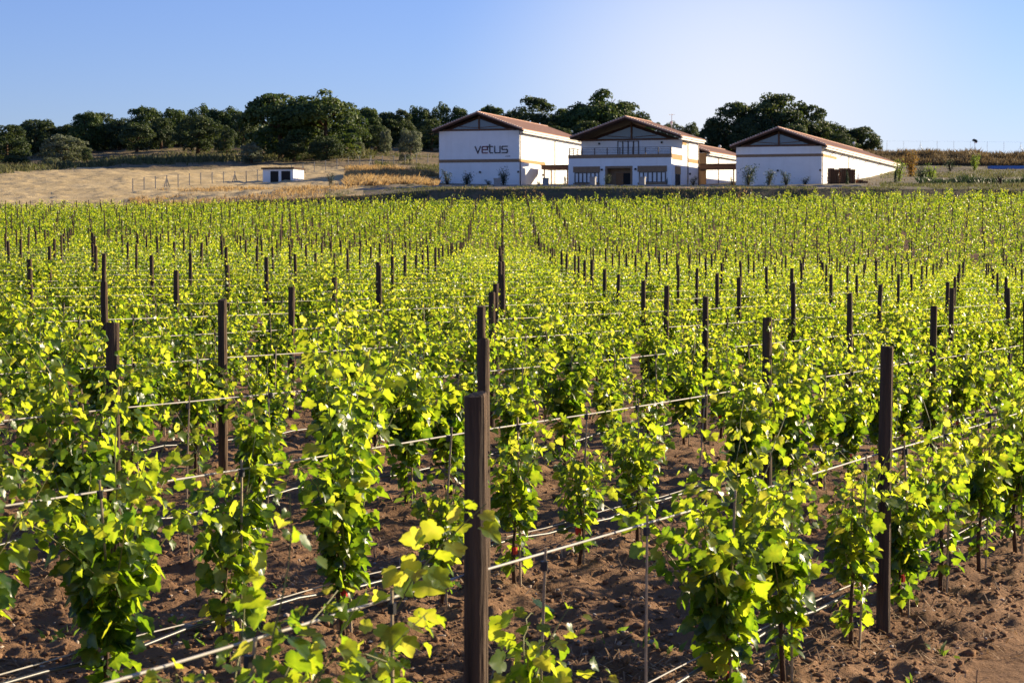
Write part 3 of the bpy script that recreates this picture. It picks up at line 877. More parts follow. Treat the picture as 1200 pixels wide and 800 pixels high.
def crown_mesh(name, kind, seed, material, nq=5200):
    """unit crown: x,y in [-.5,.5], z in [0,1]"""
    g = np.random.default_rng(seed)
    puffs = []
    if kind == 'pine':
        for i in range(44):
            a = g.uniform(0, 2 * math.pi); r = 0.41 * math.sqrt(g.uniform(0, 1))
            z = 0.42 + 0.50 * (1 - (r / 0.45) ** 2) * g.uniform(0.45, 1.0)
            puffs.append((r * math.cos(a), r * math.sin(a), z, g.uniform(0.07, 0.14), g.uniform(0.06, 0.11)))
        puffs.append((0, 0, 0.6, 0.40, 0.20))
        for i in range(16):
            a = g.uniform(0, 2 * math.pi); r = g.uniform(0.15, 0.42)
            puffs.append((r * math.cos(a), r * math.sin(a), g.uniform(0.15, 0.45), g.uniform(0.07, 0.12), g.uniform(0.06, 0.1)))
    elif kind == 'round':
        puffs.append((0, 0, 0.47, 0.39, 0.40))
        for i in range(46):
            d = rand_dirs(1, g)[0]; rr = g.uniform(0.7, 1.08)
            puffs.append((d[0] * 0.36 * rr, d[1] * 0.36 * rr, 0.48 + d[2] * 0.38 * rr, g.uniform(0.07, 0.14), g.uniform(0.06, 0.12)))
    elif kind == 'oak':
        puffs.append((0, 0, 0.42, 0.38, 0.42))
        for i in range(44):
            a = g.uniform(0, 2 * math.pi); z = g.uniform(0.08, 0.9)
            r = 0.37 * math.sqrt(max(0.05, 1 - ((z - 0.42) / 0.52) ** 2)) * g.uniform(0.6, 1.12)
            puffs.append((r * math.cos(a), r * math.sin(a), z, g.uniform(0.07, 0.14), g.uniform(0.06, 0.11)))
    else:  # ragged
        puffs.append((0.02, 0, 0.45, 0.30, 0.38))
        for i in range(40):
            a = g.uniform(0, 2 * math.pi); z = g.uniform(0.10, 0.94)
            r = 0.38 * math.sqrt(max(0.04, 1 - ((z - 0.5) / 0.55) ** 2)) * g.uniform(0.4, 1.1)
            puffs.append((r * math.cos(a), r * math.sin(a), z, g.uniform(0.07, 0.15), g.uniform(0.07, 0.13)))
    vol = np.array([p[3] ** 2 for p in puffs]); cnt = np.maximum((nq * vol / vol.sum()).astype(int), 30)
    Cs, Ns, Ts = [], [], []
    for (x, y, z, rx, rz), c in zip(puffs, cnt):
        d = rand_dirs(c, g)
        d[:, 2] = np.where(d[:, 2] < -0.5, -d[:, 2] * 0.6, d[:, 2])
        rad = 0.72 + 0.34 * g.random(c) ** 0.7
        P = np.array([x, y, z]) + d * rad[:, None] * np.array([rx, rx, rz])
        nn = d + 0.9 * rand_dirs(c, g); nn /= np.linalg.norm(nn, axis=1)[:, None]
        base = g.uniform(0.1, 0.75)
        Cs.append(P); Ns.append(nn); Ts.append(np.clip(base + g.normal(0, 0.22, c), 0, 1))
    C = np.concatenate(Cs); N_ = np.concatenate(Ns); T_ = np.concatenate(Ts)
    C[:, 2] = np.clip(C[:, 2], 0.0, None)
    V, F = cards(C, N_, g.uniform(0.012, 0.024, len(C)), g)
    return np_mesh(name, V, F, material, np.concatenate([T_, T_]))

def trunk_mesh(name, seed, pine=False):
    g = random.Random(seed)
    m_ = MB()
    top = 0.75 if pine else 0.55
    k = 0.028 if pine else 0.035
    pts = [(0, 0, -0.06), (g.uniform(-.02, .02), g.uniform(-.02, .02), 0.2), (g.uniform(-.04, .04), g.uniform(-.04, .04), top)]
    m_.tube(pts, [k * 1.25, k, k * 0.4], 7)
    for i in range(7):
        a = g.uniform(0, 6.28); z0 = g.uniform(0.25 if not pine else 0.4, top * 0.95); r = g.uniform(0.2, 0.38)
        m_.tube([(0, 0, z0), (r * 0.5 * math.cos(a), r * 0.5 * math.sin(a), z0 + 0.07), (r * math.cos(a), r * math.sin(a), min(z0 + 0.22, 0.86))], [k * 0.5, k * 0.32, k * 0.12], 5)
    return m_.mesh(name, M['bark'], True)

CROWNS = {}
for kind, mt, n in (('pine', 'pine_leaf', 4), ('oak', 'oak_leaf', 4), ('round', 'oak_leaf', 3), ('roundp', 'pine_leaf', 3), ('ragged', 'oak_leaf', 3), ('bush', 'olive_leaf', 2)):
    kk = {'roundp': 'round', 'bush': 'oak'}.get(kind, kind)
    CROWNS[kind] = [crown_mesh('crown', kk, 100 + 7 * i + len(kind) * 31, M[mt], 9500 if kind == 'pine' else 8000) for i in range(n)]
TRUNKS = {'t': [trunk_mesh('trunk', 5), trunk_mesh('trunk', 6)], 'p': [trunk_mesh('trunk', 8, True), trunk_mesh('trunk', 9, True)]}
tree_n = 0
def tree(px, d, ytop, wpx, kind, label, cat='tree', name='tree', sink=0.0, group=None, ybase=None):
    global tree_n
    tree_n += 1
    g = ground_at(px, d)
    top = at(px, ytop, d).z
    zb = g.z - sink
    h = top - zb
    w = wpx * 1.12 * d / FPX
    rz = (tree_n * 2.399) % 6.28
    r = empty(name, (g.x, g.y, zb), rz)
    tag(r, label, cat, group)
    lst = CROWNS[kind]
    c = link('crown', lst[tree_n % len(lst)], r); c.scale = (w, w, h)
    p = link('trunk', TRUNKS['p' if kind == 'pine' else 't'][tree_n % 2], r); p.scale = (max(w, h * 0.6), max(w, h * 0.6), h)
    return r
# (px, depth, y of the top, width in px, kind, words)
wood = [
 (-50, 400, 140, 66, 'oak', 0), (-110, 405, 132, 70, 'round', 0),
 (10, 396, 145, 62, 'oak', 'broad mid-green tree at the left edge of the wood'),
 (46, 424, 134, 56, 'round', 'dark rounded tree rising behind the silvery bush'),
 (78, 424, 145, 40, 'oak', 'low dark tree in the dip right of the first rounded crown'),
 (104, 420, 126, 46, 'roundp', 'tall domed tree in the left third of the wood'),
 (126, 432, 131, 40, 'oak', 'dark tree filling behind the left domed tree'),
 (142, 420, 134, 46, 'round', 'wide dark tree left of the tallest left crown'),
 (172, 428, 120, 44, 'roundp', 'tallest narrow crown of the left part of the wood'),
 (162, 408, 139, 44, 'round', 'rounded lower tree beneath the tallest left crown'),
 (191, 418, 137, 34, 'oak', 'low dark tree right of the tallest left crown'),
 (208, 424, 123, 44, 'roundp', 'dark domed tree with a smooth top above a big round bush'),
 (233, 402, 130, 58, 'round', 'big dome-shaped dull green tree standing forward of the wood'),
 (236, 434, 119, 36, 'roundp', 'small bright-topped pine rising behind the dome-shaped tree'),
 (256, 430, 124, 34, 'roundp', 'pine crown between the dome-shaped tree and the great pines'),
 (273, 432, 120, 40, 'roundp', 'broad pine crown just left of the great pines'),
 (287, 418, 132, 36, 'oak', 'dark tree at the foot of the left great pine'),
 (266, 398, 149, 28, 'ragged', 'ragged small tree at the wood edge above the silvery bush'),
 (330, 374, 101, 92, 'pine', 'great umbrella pine, left one of the pair'),
 (380, 372, 101, 94, 'pine', 'great umbrella pine, right one of the pair'),
 (356, 384, 112, 60, 'pine', 'pine crown filling between the pair of great umbrella pines'),
 (318, 384, 150, 46, 'oak', 'low dark evergreen under the left great umbrella pine'),
 (345, 368, 154, 40, 'round', 'dark bush-like evergreen between the great pine trunks'),
 (384, 364, 157, 46, 'round', 'dark bush-like evergreen at the foot of the right great pine'),
 (412, 392, 140, 48, 'pine', 'leaning lower pine crown at the right side of the great pines'),
 (372, 396, 150, 44, 'oak', 'low dark evergreen under the right great umbrella pine'),
 (428, 420, 121, 40, 'roundp', 'pine crown just right of the great pines'),
 (455, 424, 126, 44, 'round', 'dark domed tree right of the great pines'),
 (440, 402, 146, 44, 'oak', 'low evergreen right of the great pines, before the domed tree'),
 (472, 424, 127, 30, 'oak', 'dark tree between two crowns left of the lettered hall'),
 (491, 432, 118, 34, 'roundp', 'domed pine above the round bush left of the lettered hall'),
 (516, 434, 117, 32, 'roundp', 'domed pine just left of the lettered hall roof'),
 (540, 434, 121, 32, 'roundp', 'domed pine above the left slope of the lettered hall roof'),
 (506, 412, 138, 44, 'oak', 'dull green tree below two domed pines beside the lettered hall'),
 (552, 420, 134, 40, 'oak', 'low tree just above the left slope of the lettered roof'),
 (577, 436, 119, 40, 'roundp', 'tree above the ridge of the lettered hall'),
 (600, 436, 124, 30, 'round', 'dark tree right of the ridge of the lettered hall'),
 (624, 430, 112, 64, 'oak', 'large oak above the long roof of the lettered hall'),
 (655, 440, 122, 36, 'pine', 'pine between the large oak and the big dark pine'),
 (676, 430, 120, 60, 'pine', 'left crown of the big pine cluster behind the middle building'),
 (702, 430, 104, 80, 'pine', 'tallest pine behind the middle building roof'),
 (736, 434, 119, 60, 'oak', 'lower broad tree sloping down right of the tallest pine'),
 (690, 418, 140, 50, 'oak', 'dark tree low behind the gap between the first two roofs'),
 (652, 414, 146, 44, 'oak', 'dark low tree above the far end of the lettered roof'),
 (762, 436, 137, 30, 'bush', 'pale small tree beside the roof aerial'),
 (788, 438, 141, 34, 'bush', 'pale rounded tree right of the middle building ridge'),
 (808, 440, 139, 28, 'round', 'small dark tree between the pale tree and the right wood'),
 (836, 432, 134, 40, 'round', 'dark tree at the left end of the right wood'),
 (858, 430, 119, 66, 'oak', 'tall dark tree left of the big oak behind the low hall'),
 (880, 424, 127, 60, 'round', 'dark tree between the two tallest of the right wood'),
 (912, 424, 107, 78, 'oak', 'tallest oak behind the ridge of the low hall'),
 (946, 426, 120, 54, 'oak', 'broad tree right of the tallest oak'),
 (893, 430, 113, 60, 'round', 'dark rounded tree close left of the tallest oak behind the low hall'),
 (722, 430, 113, 56, 'round', 'rounded dark tree close right of the tallest pine behind the middle building'),
 (930, 408, 146, 50, 'oak', 'dark tree just above the ridge of the low hall'),
 (970, 430, 137, 54, 'round', 'dark rounded tree above the right slope of the low roof'),
 (1004, 432, 145, 54, 'round', 'rounded tree second from the right end of the right wood'),
 (986, 416, 155, 40, 'oak', 'low dark tree close above the long low roof'),
 (1022, 430, 159, 24, 'round', 'last small tree at the right end of the right wood'),
]
for px, d, yt, w, k, words in wood:
    lab = words if words else 'dark tree of the wood just outside the left edge'
    o = tree(px, d, yt, w, k, lab, 'tree', 'pine_tree' if k in ('pine', 'roundp') else 'evergreen_tree', sink=0.3, group='trees of the hilltop wood')
# fill-in understorey behind (a dark far mass between the trunks)
def understorey():
    g = np.random.default_rng(77)
    n = 34000
    px = g.uniform(-140, 1010, n); d = g.uniform(428, 470, n)
    px = np.where((px > 745) & (px < 830), px - 300, px)
    x = (px - 600) / FPX * d
    z = gz(x, d, False)
    h = 5.4 * (0.65 + 0.5 * fbm(x * 0.12, d * 0.12, 5, 2) + 0.2)
    C = np.stack([x, d, z + h * g.random(n) ** 0.8], 1)
    N_ = rand_dirs(n, g)
    V, F = cards(C, N_, g.uniform(0.3, 0.62, n), g)
    t = g.uniform(0, 0.7, n)
    return np_mesh('undergrowth', V, F, M['oak_leaf'], np.concatenate([t, t]))
tag(link('undergrowth', understorey()), 'dark undergrowth filling the wood between and behind the trees', 'undergrowth', kind='stuff')

# bushes
tree(77, 378, 157, 60, 'bush', 'big silvery bush standing forward of the left end of the wood', 'bush', 'bush')
tree(104, 374, 173, 14, 'oak', 'small dark bush touching the right side of the big silvery bush', 'bush', 'bush')
tree(62, 368, 184, 24, 'bush', 'small pale bush in front of the big silvery bush', 'bush', 'bush')
tree(481, 372, 148, 32, 'bush', 'round olive-green bush left of the lettered hall', 'bush', 'bush')
tree(296, 362, 166, 28, 'bush', 'silvery bush below the left great pine', 'bush', 'bush')
tree(421, 388, 164, 16, 'bush', 'tiny bluish bush on the slope right of the great pines', 'bush', 'bush')
tree(452, 394, 150, 16, 'bush', 'small grey bush at the wood edge left of the round bush', 'bush', 'bush')
tree(20, 372, 182, 36, 'oak', 'low dark bush at the left edge under the wood', 'bush', 'bush')

# grass, scrub and reeds (uncountable)
def blades(name, fn, n, hgt, wid, material, seed, lean=0.35):
    """n upright blade tufts at fn(g, n) -> x, y ; each a thin bent triangle pair"""
    g = np.random.default_rng(seed)
    x, y = fn(g, n)
    n = len(x)
    z = gz(x, y)
    h = hgt * g.uniform(0.5, 1.0, n) * (0.5 + g.random(n)) * (0.75 + 1.0 * np.clip(fbm(x * 0.35, y * 0.35, seed, 2) + 0.2, 0, 1))
    a = g.uniform(0, 2 * math.pi, n)
    w = wid * (0.6 + 0.8 * g.random(n))
    lx, ly = g.normal(0, lean, n) * h, g.normal(0, lean, n) * h
    p0 = np.stack([x - np.cos(a) * w, y - np.sin(a) * w, z - 0.05], 1)
    p1 = np.stack([x + np.cos(a) * w, y + np.sin(a) * w, z - 0.05], 1)
    p2 = np.stack([x + lx * .4 + np.cos(a) * w * .8, y + ly * .4 + np.sin(a) * w * .8, z + h * 0.6], 1)
    p3 = np.stack([x + lx, y + ly, z + h], 1)
    V = np.stack([p0, p1, p2, p3], 1).reshape(-1, 3)
    F = np.arange(4 * n).reshape(n, 4)
    T = np.concatenate([F[:, [0, 1, 2]], F[:, [0, 2, 3]]])
    t = np.clip(g.normal(0.5, 0.28, n), 0, 1)
    return np_mesh(name, V, T, material, np.concatenate([t, t]))

def region(p0, p1, d0, d1):
    def fn(g, n):
        px = g.uniform(p0, p1, n); d = g.uniform(d0, d1, n)
        return (px - 600) / FPX * d, d
    return fn
def masked(p0, p1, d0, d1, sc, thr, seed):
    def fn(g, n):
        px = g.uniform(p0, p1, n); d = g.uniform(d0, d1, n)
        x = (px - 600) / FPX * d
        k = fbm(x * sc, d * sc, seed, 3) > thr
        return x[k], d[k]
    return fn
def poly(pts_px, jitter_d):
    def fn(g, n):
        i = g.integers(0, len(pts_px) - 1, n); t = g.random(n)
        a = np.array(pts_px, float)
        px = a[i, 0] + (a[i + 1, 0] - a[i, 0]) * t
        d = a[i, 1] + (a[i + 1, 1] - a[i, 1]) * t + g.normal(0, jitter_d, n)
        return (px - 600) / FPX * d, d
    return fn
def stuff(name, me, label, cat):
    tag(link(name, me), label, cat, kind='stuff')
stuff('dry_grass', blades('dry_grass', masked(405, 513, 232, 335, 0.09, -0.12, 31), 42000, 0.75, 0.05, M['dry_grass'], 31),
      'tall orange dry grass on the slope between the shed and the lettered hall', 'dry grass')
stuff('dry_grass', blades('dry_grass', masked(150, 420, 213, 262, 0.13, 0.08, 33), 15000, 0.42, 0.045, M['dry_grass'], 33),
      'patchy dry grass along the lower edge of the stubble field', 'dry grass')
stuff('dry_grass', blades('dry_grass', region(985, 1500, 398, 424), 80000, 1.15, 0.07, M['mound_grass'], 34),
      'tall brown dry grass covering the long mound at the right', 'dry grass')
stuff('weeds', blades('weeds', poly([(-150, 338), (0, 344), (150, 366), (300, 378), (440, 384)], 4.0), 26000, 1.0, 0.10, M['scrub'], 35),
      'dull green scrub in a strip along the top of the stubble field', 'scrub')
stuff('weeds', blades('weeds', masked(440, 516, 325, 362, 0.1, -0.2, 36), 6000, 0.55, 0.06, M['scrub'], 36),
      'green weeds above the orange dry grass beside the lettered hall', 'weeds')
stuff('bank_grass', blades('bank_grass', masked(200, 1500, 207.0, 213.9, 0.25, -0.03, 37), 24000, 0.26, 0.06, M['scrub'], 37),
      'dark rough grass and weeds on the bank behind the last vine row', 'grass')
stuff('bank_grass', blades('bank_grass', masked(180, 1500, 207.5, 214.3, 0.16, 0.14, 41), 9000, 0.26, 0.05, M['dry_grass'], 41),
      'dry straw-coloured tufts scattered over the bank', 'dry grass')
stuff('bank_grass', blades('bank_grass', masked(380, 1500, 213.5, 219.2, 0.3, 0.0, 43), 16000, 0.16, 0.05, M['scrub'], 43),
      'short rough grass along the top edge of the bank', 'grass')
stuff('terrace_grass', blades('terrace_grass', masked(1030, 1500, 224, 392, 0.05, -0.05, 38), 36000, 0.35, 0.07, M['scrub'], 38),
      'dull green grass in patches on the ground right of the low hall', 'grass')
stuff('terrace_grass', blades('terrace_grass', masked(1010, 1500, 224, 380, 0.08, 0.17, 39), 9000, 0.28, 0.05, M['mound_grass'], 39),
      'pale dry tufts on the ground right of the low hall', 'dry grass')
stuff('hillside_grass', blades('hillside_grass', masked(-150, 540, 385, 418, 0.06, 0.10, 40), 14000, 0.5, 0.08, M['scrub'], 40),
      'sparse grass on the brown slope below the wood', 'grass')
stuff('hedge', blades('hedge', poly([(1075, 262), (1300, 262)], 2.0), 12000, 0.8, 0.07, M['shrub_leaf'], 42),
      'low dark green hedge behind the last posts at the right', 'hedge')

# garden shrubs against the walls
def shrub_mesh(seed, material, shape, n=420):
    g = np.random.default_rng(seed)
    C = []; 
    stems = MB()
    ns = 9
    for i in range(ns):
        a = g.uniform(0, 6.28); tip = np.array([0.42 * math.cos(a) * g.uniform(.3, 1), 0.42 * math.sin(a) * g.uniform(.3, 1), g.uniform(0.6, 1.0)])
        if shape == 'cone': tip = tip * np.array([0.35, 0.35, 1.0])
        mid = tip * np.array([0.35, 0.35, 0.55])
        stems.tube([(0, 0, -0.1), tuple(mid), tuple(tip)], [0.025, 0.018, 0.006], 5)
        for k in range(n // ns):
            t = g.uniform(0.12, 1.0)
            p = (mid * (t / 0.5) if t < 0.5 else mid + (tip - mid) * (t - 0.5) / 0.5)
            spread = 0.11 if shape != 'cone' else 0.16 * (1.05 - t)
            C.append(p + g.normal(0, spread, 3))
    C = np.array(C); C[:, 2] = np.clip(C[:, 2], 0.01, 1.05)
    m_ = len(C)
    V, F = cards(C, rand_dirs(m_, g), g.uniform(0.025, 0.055, m_), g, 0.5)
    t = g.random(m_)
    return np_mesh('foliage', V, F, material, np.concatenate([t, t])), stems.mesh('stems', M['bark'])
SH = {}
def shrub(px, d, ytop, wpx, material, shape, label, ybase=218.6, name='shrub', n=420, cat='shrub', grp=None):
    key = (material, shape, (int(px * 7) % 3), n)
    if key not in SH: SH[key] = shrub_mesh(int(px) + 11, M[material], shape, n)
    fm, sm = SH[key]
    g = ground_at(px, d)
    zb = min(g.z, at(px, ybase, d).z)
    h = at(px, ytop, d).z - zb
    r = empty(name, (g.x, g.y, zb), (px * 1.3) % 6.28)
    tag(r, label, cat, grp)
    w = wpx * d / FPX
    for nm, me in (('foliage', fm), ('stems', sm)):
        o = link(nm, me, r); o.scale = (w, w, h)
shrub(524, 292, 199, 17, 'shrub_leaf', 'open', 'thin leggy shrub at the left corner of the lettered wall')
shrub(547, 290, 200, 21, 'shrub_leaf', 'open', 'spreading dark shrub on the lettered wall, second from its left corner', n=520)
shrub(572.5, 290, 210.5, 12, 'shrub_leaf', 'open', 'low dark shrub left of the stone block before the lettered wall')
shrub(590, 289, 195, 16, 'shrub_leaf', 'open', 'tall dark shrub at the right end of the lettered wall', n=640)
shrub(631, 296, 212, 9, 'shrub_leaf', 'open', 'tiny shrub in the gap left of the timber canopy post')
shrub(662, 291, 203, 9, 'shrub_leaf', 'cone', 'narrow dark shrub at the left corner of the middle building')
shrub(711, 279, 204, 11, 'shrub_leaf', 'open', 'bushy potted shrub left of the wooden entrance', n=640)
shrub(781, 280, 208, 6, 'shrub_leaf', 'cone', 'small pointed shrub right of the right ground-floor window')
shrub(812, 291, 207, 14, 'shrub_leaf', 'open', 'small shrub on the sunlit side of the middle building')
shrub(857, 291, 207, 8, 'shrub_leaf', 'open', 'small shrub left of the low hall front')
shrub(876, 281, 193, 24, 'shrub_leaf', 'open', 'largest dark shrub at the left end of the low hall front', n=640)
shrub(900, 281, 198, 20, 'shrub_leaf', 'open', 'wide dark shrub under the lamp on the low hall front', n=520)
shrub(920, 281, 200, 17, 'shrub_leaf', 'open', 'dark shrub third along the low hall front')
shrub(942.5, 281, 207, 14, 'shrub_leaf', 'open', 'low dark shrub at the right end of the low hall front')
shrub(991.5, 272, 199, 8, 'shrub_leaf', 'cone', 'dark narrow cypress in front of the pallet piles', n=900)
shrub(1048, 270, 197, 10, 'shrub_leaf', 'cone', 'dark narrow cypress near the far end of the low hall', n=900)
shrub(1066, 330, 177, 26, 'rust_leaf', 'open', 'rust-leaved young tree at the far end of the low hall', ybase=208, n=700, cat='tree', name='young_tree')
shrub(1052, 300, 188, 22, 'lime_leaf', 'open', 'loose green sapling beside the end of the low roof', ybase=212, n=420, cat='tree', name='young_tree')
shrub(1080, 300, 194, 22, 'shrub_leaf', 'open', 'dense green bush right of the rust-leaved tree', ybase=213, n=900, cat='bush', name='bush')
shrub(1090, 292, 192, 20, 'lime_leaf', 'open', 'pale green bush against the dense green bush', ybase=213, n=520, cat='bush', name='bush')
shrub(1112, 360, 184, 18, 'shrub_leaf', 'open', 'sparse young olive before the grassy mound', ybase=200, n=300, cat='tree', name='young_tree')
shrub(1140, 362, 180, 16, 'lime_leaf', 'open', 'bright green young tree below the floodlight pole', ybase=200, n=560, cat='tree', name='young_tree')
shrub(1170, 240, 200, 22, 'shrub_leaf', 'open', 'gnarled almost bare young tree right of the last pale tufts', ybase=219, n=90, cat='tree', name='young_tree')
shrub(388, 236, 202, 17, 'shrub_leaf', 'open', 'small dark olive sapling right of the white shed', ybase=221, n=260, cat='tree', name='young_tree')

# ------------------------------------------------------------------ vineyard: posts
def post_mesh(seed):
    g = random.Random(seed)
    n, rings = 14, 9
    vs, fs = [], []
    ph = [g.uniform(0, 6.28) for _ in range(4)]
    lean = (g.uniform(-.012, .012), g.uniform(-.012, .012))
    for i in range(rings):
        z = i / (rings - 1) if i < rings - 1 else 1.0
        rad = 0.046 * (1.06 - 0.10 * z)
        bx = lean[0] * math.sin(z * 3.0 + ph[2]); by = lean[1] * math.sin(z * 3.0 + ph[3])
        for k in range(n):
            a = 2 * math.pi * k / n
            rr = rad * (1 + 0.025 * math.sin(2 * a + ph[0]) + 0.02 * math.sin(3 * a + ph[1] + z * 2) + g.uniform(-.02, .02))
            vs.append((bx + rr * math.cos(a), by + rr * math.sin(a), z))
    tilt = g.uniform(-0.006, 0.006)
    for i in range(rings - 1):
        for k in range(n):
            fs.append((i * n + k, i * n + (k + 1) % n, (i + 1) * n + (k + 1) % n, (i + 1) * n + k))
    # slightly chamfered, worn top
    b = len(vs)
    for k in range(n):
        x, y, z = vs[(rings - 1) * n + k]
        vs.append((x * 0.86, y * 0.86, 1.004 + tilt * math.cos(2 * math.pi * k / n)))
    for k in range(n):
        fs.append(((rings - 1) * n + k, (rings - 1) * n + (k + 1) % n, b + (k + 1) % n, b + k))
    fs.append(tuple(range(b, b + n)))
    return MB().add(vs, fs).mesh('vineyard_post', M['post'])
POSTM = [post_mesh(s) for s in range(8)]
OVR = {(0, 0): (557, 464), (0, 1): (566.5, 398.6), (0, 2): (563.7, 359.6), (0, 3): (576, 343), (0, 4): (581, 333), (0, 5): (589, 322),
       (1, 0): (1040, 407), (1, 1): (900, 373), (1, 2): (826.5, 348), (1, 3): (781.6, 335.5), (1, 4): (754, 329),
       (2, 1): (1094.5, 359), (2, 2): (996, 344), (2, 3): (929.5, 332), (-1, 2): (131.5, 379), (-1, 3): (260, 352), (-1, 4): (341.5, 336.5),
       (-1, 5): (392.5, 325.5), (-1, 6): (444.5, 311.6), (-2, 5): (122, 331), (-2, 6): (206.5, 317.5), (-2, 7): (266.5, 311), (3, 2): (1115.5, 338)}
posts = []
rp = np.random.default_rng(5)
for k in range(-1, 80):
    for j in range(-45, 40):
        P = A0 + BVEC * k + ROWDIR * SPAN * j
        if not (4.5 < P[1] < D_END - 1): continue
        px = 600 + FPX * P[0] / P[1]
        if px < -320 or px > 1520: continue
        jit = rp.normal(0, 1, 6)
        h = 1.83 + 0.06 * jit[0]
        P = P + ROWDIR * 0.10 * jit[1] + NRM * 0.03 * jit[2]
        if (j, k) in OVR:
            opx, oy = OVR[(j, k)]
            # slide along its row to the seen column, then take the seen height
            u = (opx - 600) / FPX
            Q = A0 + BVEC * k + ROWDIR * SPAN * j
            t = (u * Q[1] - Q[0]) / (ROWDIR[0] - u * ROWDIR[1])
            P = Q + ROWDIR * t
            jit[3] = jit[4] = 0
            h = float(np.clip(at(opx, oy, P[1]).z - gzs(P[0], P[1], False), 1.6, 2.1))
        posts.append(dict(j=j, k=k, P=P, h=h, px=600 + FPX * P[0] / P[1], tilt=(0.012 * jit[3], 0.012 * jit[4])))
inview = [p for p in posts if -15 < p['px'] < 1215 and p['P'][1] > 6.5]
inview.sort(key=lambda p: p['P'][1])
single = inview[:296]
ids = set(id(p) for p in single)
cols = {}
for p in inview: cols.setdefault(p['j'], []).append(p)
def line_name(j):
    if j == 0: return 'the post line up the middle'
    return 'the %s post line %s of the middle one' % (ordw(abs(j)), 'left' if j < 0 else 'right')
for p in single:
    o = link('vineyard_post', POSTM[int(rp.integers(0, 8))])
    x, y = p['P']
    o.location = (x, y, gzs(x, y, False) - 0.06)
    s = 1.0 + 0.07 * rp.normal()
    o.scale = (s, s, p['h'] + 0.06)
    o.rotation_euler = (p['tilt'][0], p['tilt'][1], rp.uniform(0, 6.28))
    nth = cols[p['j']].index(p) + 1
    tag(o, 'wooden post, %s from the front in %s' % (ordw(nth), line_name(p['j'])), 'post', 'wooden vineyard posts')
far_p = [p for p in posts if id(p) not in ids and (p['P'][1] > 20)]
fm = MB()
for p in far_p:
    x, y = p['P']; z = gzs(x, y, False)
    fm.tube([(x, y, z - 0.1), (x + p['tilt'][0], y + p['tilt'][1], z + p['h'])], 0.05, 7)
fpo = fm.build('vineyard_posts', M['post'])
tag(fpo, 'hundreds of small distant wooden posts across the far slope of the vineyard', 'posts', kind='stuff')

# ------------------------------------------------------------------ vineyard: vines
HALF = [(0.0, 0.08), (0.09, -0.08), (0.27, -0.11), (0.42, 0.0), (0.47, 0.13), (0.43, 0.22), (0.56, 0.34), (0.57, 0.50), (0.49, 0.60), (0.36, 0.62), (0.34, 0.72), (0.25, 0.86), (0.11, 0.93), (0.0, 1.02)]
OUT = HALF + [(-x, y) for x, y in HALF[-2:0:-1]]
LV = np.array([(0.0, 0.36, 0.0)] + [(x, y, 0.0) for x, y in OUT])
nO = len(OUT)
LF = np.array([(0, 1 + i, 1 + (i + 1) % nO) for i in range(nO)])

def leaves(C, tip, nrm, size, g):
    """full lobed leaves: C base points, tip direction, face normal, size"""
    n = len(C)
    y = tip / np.linalg.norm(tip, axis=1)[:, None]
    x = np.cross(y, nrm); x /= np.maximum(np.linalg.norm(x, axis=1), 1e-6)[:, None]
    z = np.cross(x, y)
    fold = g.uniform(0.02, 0.60, n); curl = g.uniform(-0.12, 0.60, n)
    wv_ = g.uniform(0.0, 0.05, n)
    lx = LV[None, :, 0] * g.uniform(0.88, 1.12, n)[:, None]
    ly = np.repeat(LV[None, :, 1], n, 0)
    lz = np.abs(lx) * fold[:, None] - (ly ** 2) * curl[:, None] + wv_[:, None] * np.sin(9 * lx + 7 * ly + g.uniform(0, 6, n)[:, None])
    s = size[:, None]
    V = C[:, None, :] + x[:, None, :] * (lx * s)[..., None] + y[:, None, :] * (ly * s)[..., None] + z[:, None, :] * (lz * s)[..., None]
    F = (LF[None] + (np.arange(n) * len(LV))[:, None, None]).reshape(-1, 3)
    return V.reshape(-1, 3), F, len(LF)

